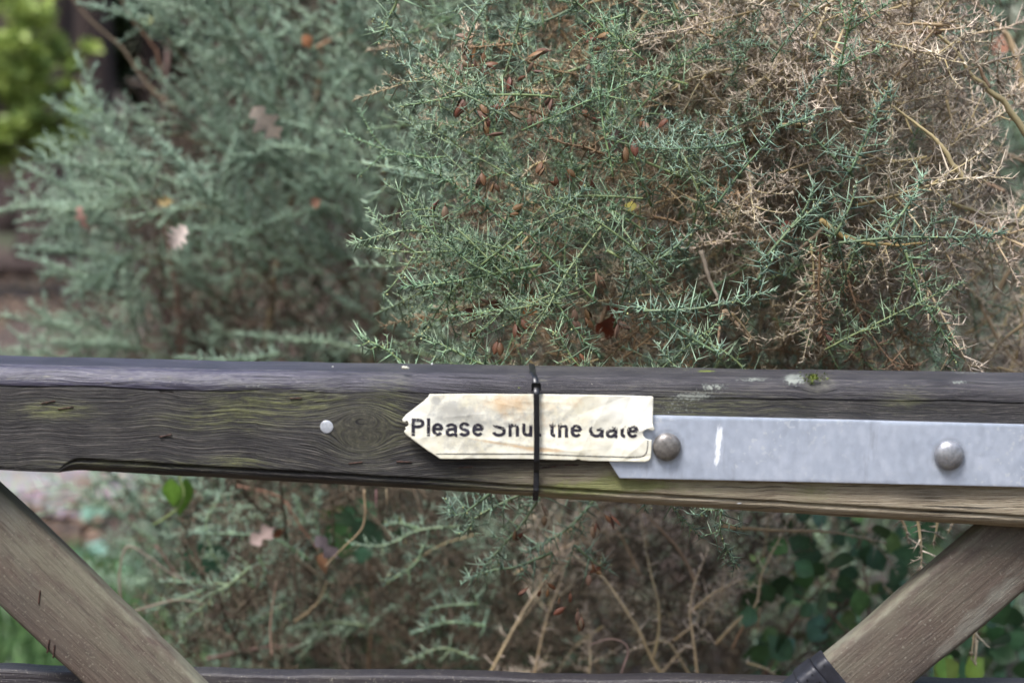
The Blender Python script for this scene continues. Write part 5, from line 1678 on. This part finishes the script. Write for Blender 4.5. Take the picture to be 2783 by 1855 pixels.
# ------------------------------------------------------------------ broad leaves
def leaf_mesh(name, L, Wd, col, fold=0.25, curl=0.2, serr=0.0, mat=M_LEAF, lobes=0, seed=0):
    rng = np.random.default_rng(seed)
    n = 15 if lobes else 9
    t = np.linspace(0, 1, n)
    if lobes:
        w = Wd / 2 * (np.sin(np.pi * t ** 0.75) ** 0.7) * (0.72 + 0.38 * np.sin(t * lobes * 2 * np.pi))
        w[0] = w[-1] = 0.0006
    else:
        w = Wd / 2 * np.sin(np.pi * np.clip(t, 0.02, 0.985) ** 0.7) ** 1.1 * (1 + serr * (np.arange(n) % 2))
    z = -curl * L * (t - 0.2) ** 2
    mid = np.stack([0 * t, t * L, z], 1)
    lt = np.stack([-w, t * L + w * 0.1, z + np.abs(w) * fold], 1)
    rt = np.stack([w, t * L + w * 0.1, z + np.abs(w) * fold], 1)
    V_ = np.concatenate([lt, mid, rt])
    q = []
    for i_ in range(n - 1):
        q += [[i_, n + i_, n + i_ + 1, i_ + 1], [n + i_, 2 * n + i_, 2 * n + i_ + 1, n + i_ + 1]]
    c = np.array(col)
    C_ = np.concatenate([np.tile(c, (n, 1)), np.tile(c * 1.25, (n, 1)), np.tile(c, (n, 1))]) * rng.uniform(0.85, 1.15, (3 * n, 1))
    return np_mesh(name, V_, [np.array(q)], {'Col': C_}, mat, True)


def put_leaf(name, me, loc, parent, tip_ang, tilt, scale=1.0, roll=0.0, label=None):
    """leaf facing the viewer; tip direction as an angle in the picture"""
    o = link(name, me, None, parent)
    rot = Matrix.Rotation(R(-(90 - tip_ang)) * -1 if False else R(tip_ang - 90) * -1, 3, 'Y') @ Matrix.Rotation(R(90 - tilt), 3, 'X') @ Matrix.Rotation(R(roll), 3, 'Y')
    o.matrix_basis = Matrix.Translation(Vector(loc)) @ rot.to_4x4() @ Matrix.Scale(scale, 4)
    return o


BR = [leaf_mesh('leaf', 0.05, 0.036, c, 0.18, 0.25, 0.10, seed=s_) for s_, c in enumerate(((0.035, 0.085, 0.040), (0.050, 0.12, 0.060), (0.045, 0.11, 0.040), (0.06, 0.13, 0.075), (0.085, 0.155, 0.05)))]
bram = empty('bramble', (0.75, 1.3, 0))
tag(bram, 'dark green bramble with oval leaves in the shade under the hinge end', 'bramble')
spots = [(2140, 1500), (2200, 1480), (2240, 1530), (2130, 1560), (2210, 1560), (2290, 1560), (2400, 1550), (2390, 1590), (2300, 1600), (2330, 1600), (2220, 1650), (2250, 1670), (2120, 1640), (2390, 1640), (2120, 1720), (2090, 1760), (2290, 1500),
         (2360, 1480), (2080, 1590), (2330, 1680), (2200, 1740), (2260, 1760), (2150, 1790), (2060, 1680), (2420, 1440), (2310, 1410), (2180, 1420), (2600, 1760), (2680, 1700), (2740, 1720), (2760, 1790), (2640, 1840), (2560, 1850), (2720, 1860), (2690, 1620), (2760, 1650), (2350, 1730), (2450, 1500)]
for _ in range(230):
    spots.append(sample([(2050, 1390), (2600, 1420), (2800, 1600), (2800, 1880), (2050, 1880)], rnd))
for k_, (x, y) in enumerate(spots):
    dep = rnd.uniform(0.75, 1.25) if k_ < 38 else rnd.uniform(1.0, 2.4)
    put_leaf('leaf', rnd.choice(BR), pa(x, y, dep), bram, rnd.choice((-60, -120, -90, 30, 150, 200)) + rnd.gauss(0, 25), rnd.uniform(0, 55), rnd.uniform(0.55, 0.95), rnd.gauss(0, 25))
for x, y, a in ((2560, 1850, 60), (2590, 1850, 120), (2625, 1835, 30), (2600, 1870, -60)):
    put_leaf('young_leaf', leaf_mesh('young_leaf', 0.042, 0.034, (0.16, 0.28, 0.04), 0.15, 0.2, 0.12, seed=x), pa(x, y, 0.75), bram, a, 30, 0.9, 0)
for pth, r in (([(2060, 1880), (2150, 1700), (2260, 1560), (2380, 1420)], 4), ([(2300, 1880), (2360, 1700), (2340, 1500), (2300, 1380)], 4), ([(2600, 1900), (2660, 1720), (2740, 1600), (2800, 1560)], 4), ([(2000, 1500), (2120, 1600), (2300, 1640), (2420, 1600)], 3)):
    branch(pth, 1.15, r, bram, (0.10, 0.045, 0.03), name='cane')
bram2 = empty('bramble', tuple(pa(1000, 1850, 1.3)))
bram2.location.z = 0
tag(bram2, 'small dark bramble leaves under the nail end of the rail', 'bramble')
for x, y in ((950, 1390), (1020, 1370), (1030, 1420), (960, 1430), (920, 1370), (1000, 1440), (500, 1500), (600, 1480), (1060, 1400)):
    put_leaf('leaf', rnd.choice(BR), pa(x, y, rnd.uniform(1.1, 1.4)), bram2, rnd.uniform(-150, -30), rnd.uniform(10, 50), rnd.uniform(1.0, 1.5), rnd.gauss(0, 20))
branch([(1000, 1860), (1010, 1600), (980, 1400)], 1.4, 4, bram2, (0.1, 0.05, 0.03), name='cane')

def gdep(px, py):
    """depth at which the ground shows at this pixel"""
    lo, hi = 0.5, 60.0
    for _ in range(40):
        m_ = (lo + hi) / 2
        q = P(px, py, m_)
        if q.z > ground_z(q.x, q.y):
            lo = m_
        else:
            hi = m_
    return lo


# fresh sprig hanging under the rail, small pale-leaved seedlings by the path
sprig = empty('leafy_sprig', tuple(pa(470, 1400, 0.95)))
tag(sprig, 'sprig with two bright green leaves hanging just under the top rail', 'sprig')
put_leaf('leaf', leaf_mesh('leaf', 0.05, 0.032, (0.12, 0.25, 0.035), 0.1, 0.1, seed=3), pa(465, 1300, 0.95), sprig, -88, 8, 0.8, 10)
put_leaf('leaf', leaf_mesh('leaf', 0.055, 0.026, (0.08, 0.20, 0.03), 0.2, 0.1, seed=4), pa(505, 1300, 0.97), sprig, -100, 12, 1.0, -35)
branch([(640, 1080), (540, 1180), (490, 1280), (500, 1340), (480, 1385), (415, 1425)], 0.96, 5, sprig, (0.20, 0.27, 0.09), name='stalk')
for k_, (x, y, c) in enumerate(((355, 1570, (0.16, 0.30, 0.20)), (260, 1410, (0.15, 0.26, 0.20)), (430, 1690, (0.16, 0.27, 0.08)), (240, 1520, (0.18, 0.32, 0.26)), (570, 1700, (0.13, 0.24, 0.17)))):
    gd = gdep(x, y + 25)
    s_ = empty('seedling', tuple(pa(x, y + 25, gd)))
    tag(s_, ('pale square-leaved seedling beside the bent dry twig', 'pale green seedling at the gravel edge above the brace', 'yellow-green seedling leaf touching the slope of the brown brace', 'mint green seedling among litter by the path',
             'grey-green seedling with drooping leaves beyond the lower rail')[k_], 'seedling', 'seedlings along the path edge')
    for a in (-20, 70, 160, -80):
        put_leaf('leaf', leaf_mesh('leaf', 0.085, 0.075, c, 0.1, 0.2, seed=k_ * 500 + a + 200), pa(x + rnd.gauss(0, 10), y + rnd.gauss(0, 8), gd), s_, a + rnd.gauss(0, 15), rnd.uniform(15, 45), rnd.uniform(0.6, 1.0), rnd.gauss(0, 15))
    branch([(x, y + 28), (x, y)], gd, 3, s_, (0.2, 0.24, 0.1), name='stalk')

# fallen leaves caught in the bushes, each with its own look
FALLEN = [(690, 290, 1.08, -55, 0.060, 0.040, (0.66, 0.52, 0.45), 3, 'large pale pink fallen oak leaf high in the blurred left bush'),
          (505, 615, 1.08, 230, 0.045, 0.034, (0.68, 0.55, 0.50), 4, 'small pale pink lobed leaf low in the blurred left bush'),
          (215, 560, 1.4, -80, 0.04, 0.02, (0.58, 0.38, 0.28), 3, 'narrow pinkish leaf near the left bush edge by the tree trunk'),
          (430, 555, 1.5, 20, 0.024, 0.02, (0.22, 0.17, 0.06), 0, 'yellow fallen leaf in the middle of the blurred left bush'),
          (397, 75, 1.6, 80, 0.026, 0.022, (0.22, 0.21, 0.04), 0, 'yellow leaf at the top of the left bush'),
          (825, 95, 1.4, -60, 0.024, 0.018, (0.40, 0.19, 0.09), 0, 'small orange leaf at the top of the blurred bush'),
          (1690, 345, 0.27, 250, 0.030, 0.024, (0.38, 0.23, 0.20), 0, 'dusky pink cupped leaf among green gorse spines'),
          (2195, 480, 0.42, -110, 0.040, 0.026, (0.44, 0.27, 0.19), 3, 'orange-brown oak leaf tangled in the dead bush'),
          (1712, 575, 0.40, 80, 0.014, 0.012, (0.40, 0.30, 0.08), 0, 'yellow leaf fragment deep among the gorse shoots'),
          (2215, 135, 0.55, 100, 0.022, 0.018, (0.45, 0.31, 0.06), 0, 'ochre leaf in the pale dead bush near the top'),
          (1680, 820, 0.42, -100, 0.040, 0.025, (0.15, 0.062, 0.03), 2, 'rust-red leaf behind the green shoots above the sign'),
          (1620, 880, 0.46, -30, 0.030, 0.02, (0.20, 0.075, 0.025), 2, 'dark rust leaf lower among the twigs above the sign'),
          (860, 1455, 0.75, -55, 0.05, 0.022, (0.34, 0.28, 0.30), 2, 'pale mauve curled leaf hanging below the nail'),
          (885, 1500, 0.78, -100, 0.03, 0.022, (0.14, 0.07, 0.035), 0, 'orange-brown leaf under the mauve curled one'),
          (680, 1475, 0.95, 30, 0.045, 0.025, (0.27, 0.21, 0.18), 2, 'pale pink leaf lying on a drooping frond under the rail'),
          (740, 1455, 0.95, 20, 0.022, 0.012, (0.20, 0.09, 0.04), 0, 'orange leaf beside the pale pink one under the rail'),
          (2700, 150, 0.9, 60, 0.03, 0.025, (0.40, 0.18, 0.12), 0, 'reddish leaf in the dark behind the bare branches'),
          (2595, 255, 0.8, 30, 0.026, 0.02, (0.30, 0.17, 0.12), 0, 'small salmon leaf beside the thick tan branch'),
          (870, 545, 1.4, 200, 0.022, 0.018, (0.22, 0.13, 0.08), 0, 'orange leaf near the right side of the blurred bush'),
          (2120, 620, 0.3, 10, 0.018, 0.012, (0.25, 0.10, 0.06), 0, 'tiny red leaf scrap in the mixed green and brown twigs'),
          (1420, 850, 0.36, 40, 0.03, 0.02, (0.34, 0.12, 0.04), 0, 'brown leaf scrap over the gate sign beneath the spiny tips')]
for k_, (x, y, dep, ang, L_, W_, c, lob, lab) in enumerate(FALLEN):
    o = put_leaf('fallen_leaf', leaf_mesh('fallen_leaf', L_, W_, c, 0.3, 0.35, 0, M_DRY, lob, 60 + k_), pa(x, y, dep), None, ang, rnd.uniform(5, 35), 1.0, rnd.gauss(0, 25) if k_ > 1 else 8)
    tag(o, lab, 'leaf', 'fallen leaves caught in the bushes')

# ------------------------------------------------------------------ trees, log, grass, litter beyond
mb = Mat('tree_bark', Roughness=0.9)
tcb = mb.n('TexCoord').outputs['Object']
fb = mb.noise(mb.mapping(tcb, (9, 9, 1.6)), 1.5, 6, 0.65)
mb.set(mb.b, {'Base Color': mb.ramp(fb, [(0.3, (0.025, 0.016, 0.014)), (0.7, (0.085, 0.055, 0.046))]), 'Normal': mb.bump(fb, 1.0, 0.03)})


def leaf_cloud(g, centers, radii, n, size, c1, c2, rng, flat=0.75):
    k_ = rng.integers(0, len(centers), n)
    d = unit(rng.normal(size=(n, 3))) * (rng.random((n, 1)) ** 0.45)
    p = np.asarray(centers)[k_] + d * np.asarray(radii)[k_][:, None] * np.array([1, 1, flat])
    u = unit(rng.normal(size=(n, 3)) * np.array([1, 1, 0.5]))
    w = unit(np.cross(u, rng.normal(size=(n, 3))))
    s = size * rng.uniform(0.6, 1.3, (n, 1))
    V_ = np.stack([p - u * s, p - w * s * 0.55, p + u * s, p + w * s * 0.55], 1).reshape(-1, 3)
    f = np.clip(rng.random((n, 1)) * 0.8 + 0.2 * rng.random((len(centers), 1))[k_], 0, 1)
    C_ = np.repeat(np.array(c1) * (1 - f) + np.array(c2) * f, 4, 0)
    q = np.arange(n)[:, None] * 4 + np.array([0, 1, 2, 3])
    g.add(V_, None, q, C_)


def tree(name, label, base, h, r, crowns, c1, c2, nleaf, lsize, seed, lean=(0, 0), group='trees beyond the path'):
    """crowns: list of (dx, dy, z, radius)"""
    rng = np.random.default_rng(seed)
    base = np.array(base, float)
    base[2] = ground_z(base[0], base[1]) - 0.1
    t = tag(empty(name, tuple(base)), label, 'tree', group)
    g = Geo()
    pth = smooth_path([base, base + [lean[0] * .3, lean[1] * .3, h * 0.3], base + [lean[0] * .6, lean[1] * .6, h * 0.6], base + [lean[0], lean[1], h]], 30)
    f = np.linspace(0, 1, 30)
    tube(g, pth, r * (1.0 - 0.75 * f) * (1 + 0.5 * np.exp(-f * 28)), 14, (1, 1, 1))
    link('trunk', g.mesh('trunk', mb.m, True), None, t)
    cs, rs = [], []
    for k_, (dx, dy, z, rad) in enumerate(crowns):
        tip = base + np.array([dx, dy, z])
        st = pth[int(np.clip((z - 0.6) / h * 29, 3, 26))]
        g = Geo()
        tube(g, smooth_path([st, st * 0.5 + tip * 0.5 + [0, 0, 0.3], tip], 10), np.linspace(r * 0.3, r * 0.06, 10), 6, (1, 1, 1))
        link('limb', g.mesh('limb', mb.m, True), None, t)
        for _ in range(9):
            cs.append(tip + rng.normal(size=3) * rad * 0.5)
            rs.append(rad * rng.uniform(0.25, 0.5))
    g = Geo()
    leaf_cloud(g, cs, rs, nleaf, lsize, c1, c2, rng)
    link('crown', g.mesh('crown', M_TREE), None, t)
    return t


OAK1, OAK2 = (0.08, 0.14, 0.03), (0.40, 0.48, 0.11)
oakp = pa(60, 400, 13.0)
tree('oak_tree', 'yellow-green oak with low leafy boughs on the far side of the path', (oakp[0] - 1.4, 13.6, 0), 9.0, 0.20,
     [tuple(pa(a_, b_, 13.0 + 0.3 * k_ % 0.9) - np.array([oakp[0] - 1.4, 13.6, ground_z(oakp[0] - 1.4, 13.6) - 0.1])) + (r_,) for k_, (a_, b_, r_) in enumerate(((40, 60, .28), (70, 150, .3), (20, 230, .3), (130, 210, .2), (60, 300, .26), (150, 320, .2), (30, 380, .22), (90, 400, .2), (185, 380, .16), (120, 100, .22), (-60, 200, .5), (-80, 400, .4), (40, -60, .4), (210, 330, .12), (10, 130, .25), (170, 270, .14)))] +
     [(0.2, 0.3, 4.4, 1.3), (-0.9, -0.6, 4.0, 1.2), (0.6, -0.8, 5.4, 1.5), (-0.3, 0.6, 6.4, 1.6), (0.4, 0, 7.6, 1.5)], OAK1, OAK2, 8000, 0.045, 3)
tr = pa(48, 650, 20.0)
tree('pine_tree', 'straight brown trunk rising behind the low oak boughs', (tr[0], 20.0, 0), 13, 0.20, [(0.6, 0, 7.5, 1.8), (-0.7, 0.4, 8.5, 1.9), (0.2, -0.6, 9.6, 1.9), (0, 0.2, 11.2, 1.8), (0.1, 0, 12.6, 1.4)], (0.02, 0.04, 0.02), (0.06, 0.10, 0.04), 5000, 0.12, 5)
for k_, (px_, dep, r_, lab) in enumerate(((125, 17.0, 0.24, 'dark leaning trunk between the oak and the gorse'), (265, 24.0, 0.30, 'broad grey trunk deep in the dark wood'), (-60, 25.0, 0.25, 'dim trunk at the edge of the wood left of the straight brown one'),
                                          (430, 27.0, 0.25, 'far trunk in the wood mostly hidden behind the gorse'))):
    q = pa(px_, 300, dep)
    tree('woodland_tree', lab, (q[0], dep, 0), 12, r_, [(0.8, 0, 4.5, 1.5), (-0.9, 0.3, 5.2, 1.6), (0.3, -0.7, 6.4, 1.8), (-0.3, 0.5, 7.8, 1.9), (0.2, 0, 9.4, 1.9), (0, 0, 11.2, 1.6)], (0.02, 0.035, 0.015), (0.07, 0.10, 0.035), 5000, 0.12, 20 + k_, (0.3 * (-1) ** k_, 0))

rng = np.random.default_rng(77)
g = Geo()
cs, rs = [], []
for _ in range(260):
    x = rng.uniform(-26, 26)
    cs.append((x, 32 + rng.uniform(0, 9) - abs(x) * 0.1, 0.7 + rng.uniform(0, 1) ** 0.8 * 9.0))
    rs.append(rng.uniform(0.9, 2.0))
for _ in range(70):
    cs.append((rng.uniform(-13, 2), rng.uniform(27, 31), rng.uniform(0.8, 4.5)))
    rs.append(rng.uniform(0.7, 1.3))
for _ in range(190):  # unseen ring behind the camera, added to block low sky light
    a = rng.uniform(0, math.pi) if _ % 3 else rng.uniform(-0.3, math.pi + 0.3)
    rr_ = rng.uniform(14, 19)
    cs.append((math.cos(a) * rr_ * 1.1, -math.sin(a) * rr_, 0.5 + rng.uniform(0, 1) * 10.5))
    rs.append(rng.uniform(1.0, 2.0))
leaf_cloud(g, cs, rs, 52000, 0.26, (0.010, 0.020, 0.010), (0.045, 0.065, 0.022), rng, 0.9)
tag(link('woodland', g.mesh('woodland', M_TREE), None, None), 'dark evergreen wood closing the view far behind, plus unseen trees added to block low sky', 'woodland', kind='stuff')
g = Geo()
for _ in range(26):
    x = rng.uniform(-22, 22)
    y = rng.uniform(29, 40)
    z0 = ground_z(x, y)
    tube(g, smooth_path([(x, y, z0 - .1), (x + rng.normal() * .2, y, 4), (x + rng.normal() * .5, y, 10)], 12), np.linspace(rng.uniform(.12, .3), .08, 12), 8)
tag(link('woodland_trunks', g.mesh('woodland_trunks', mb.m, True), None, None), 'crowded far trunks inside the dark wood', 'woodland', kind='stuff')

# fallen log in the litter
lg = pa(60, 775, 15.5)
gz_ = ground_z(-3.6, 15.3)
g = Geo()
tube(g, smooth_path([(-6.5, 15.2, gz_ + .09), (-4.6, 15.4, gz_ + .07), (-3.2, 15.3, gz_ + .08), (-2.0, 15.6, gz_ + .06)], 30), np.linspace(0.10, 0.06, 30) * (1 + 0.1 * np.sin(np.arange(30))), 12)
tag(link('fallen_log', g.mesh('fallen_log', mb.m, True)), 'dark fallen log lying across the brown leaf litter', 'log')
g = Geo()
for _ in range(9000):
    y = rng.uniform(4.2, 17)
    x = -0.12 * (y + 1.6) * rng.uniform(0.2, 2.6)
    z = ground_z(x, y) + 0.012 + rng.random() * 0.03
    s = rng.uniform(0.02, 0.045)
    a = rng.uniform(0, 6.28)
    u = np.array([math.cos(a), math.sin(a), rng.normal() * 0.25]) * s
    v = np.array([-math.sin(a), math.cos(a), rng.normal() * 0.25]) * s * 0.6
    p = np.array([x, y, z])
    on = abs(x + 2.5) < 1.1 and 5.6 < y < 12
    if on and rng.random() < 0.9:
        continue
    f = rng.random()
    g.add([p - u, p - v, p + u, p + v], None, [[0, 1, 2, 3]], np.array((0.06, 0.034, 0.024)) * (1 - f) + np.array((0.22, 0.13, 0.095)) * f)
tag(link('leaf_litter', g.mesh('leaf_litter', M_DRY)), 'brown fallen leaves strewn over the ground beyond the gate', 'leaf litter', kind='stuff')

# grass verge low on the left
def blades(n, xr, yr, hgt, c1, c2, dens=None):
    x = rng.uniform(*xr, n)
    y = rng.uniform(*yr, n)
    z = np.array([ground_z(a, b) for a, b in zip(x, y)])
    p = np.stack([x, y, z], 1)
    a = rng.uniform(0, 6.28, n)
    s = np.stack([np.cos(a), np.sin(a), 0 * a], 1) * 0.004
    h = hgt * rng.uniform(0.4, 1.2, (n, 1))
    ln = rng.normal(size=(n, 3)) * np.array([0.4, 0.4, 0])
    m_ = p + np.array([0, 0, 1]) * h * 0.6 + ln * h * 0.3
    t = p + np.array([0, 0, 1]) * h * 0.9 + ln * h
    V_ = np.stack([p - s, p + s, m_ + s * 0.7, m_ - s * 0.7, t], 1).reshape(-1, 3)
    k_ = np.arange(n)[:, None] * 5
    f = rng.random((n, 1))
    C_ = np.repeat(np.array(c1) * (1 - f) + np.array(c2) * f, 5, 0)
    return V_, k_ + [3, 2, 4], k_ + [0, 1, 2, 3], C_


g = Geo()
for args in ((14000, (-2.4, -0.95), (2.2, 4.5), 0.09, (0.045, 0.09, 0.03), (0.13, 0.21, 0.075)), (3000, (-1.2, 0.2), (3.2, 4.6), 0.10, (0.05, 0.10, 0.03), (0.14, 0.22, 0.09)), (2500, (-5, -3.4), (6, 12), 0.10, (0.05, 0.10, 0.03), (0.13, 0.2, 0.06))):
    V_, T_, Q_, C_ = blades(*args)
    g.add(V_, T_, Q_, C_)
tag(link('grass', g.mesh('grass', M_LEAF)), 'short green grass on the verge seen under the left brace', 'grass', kind='stuff')
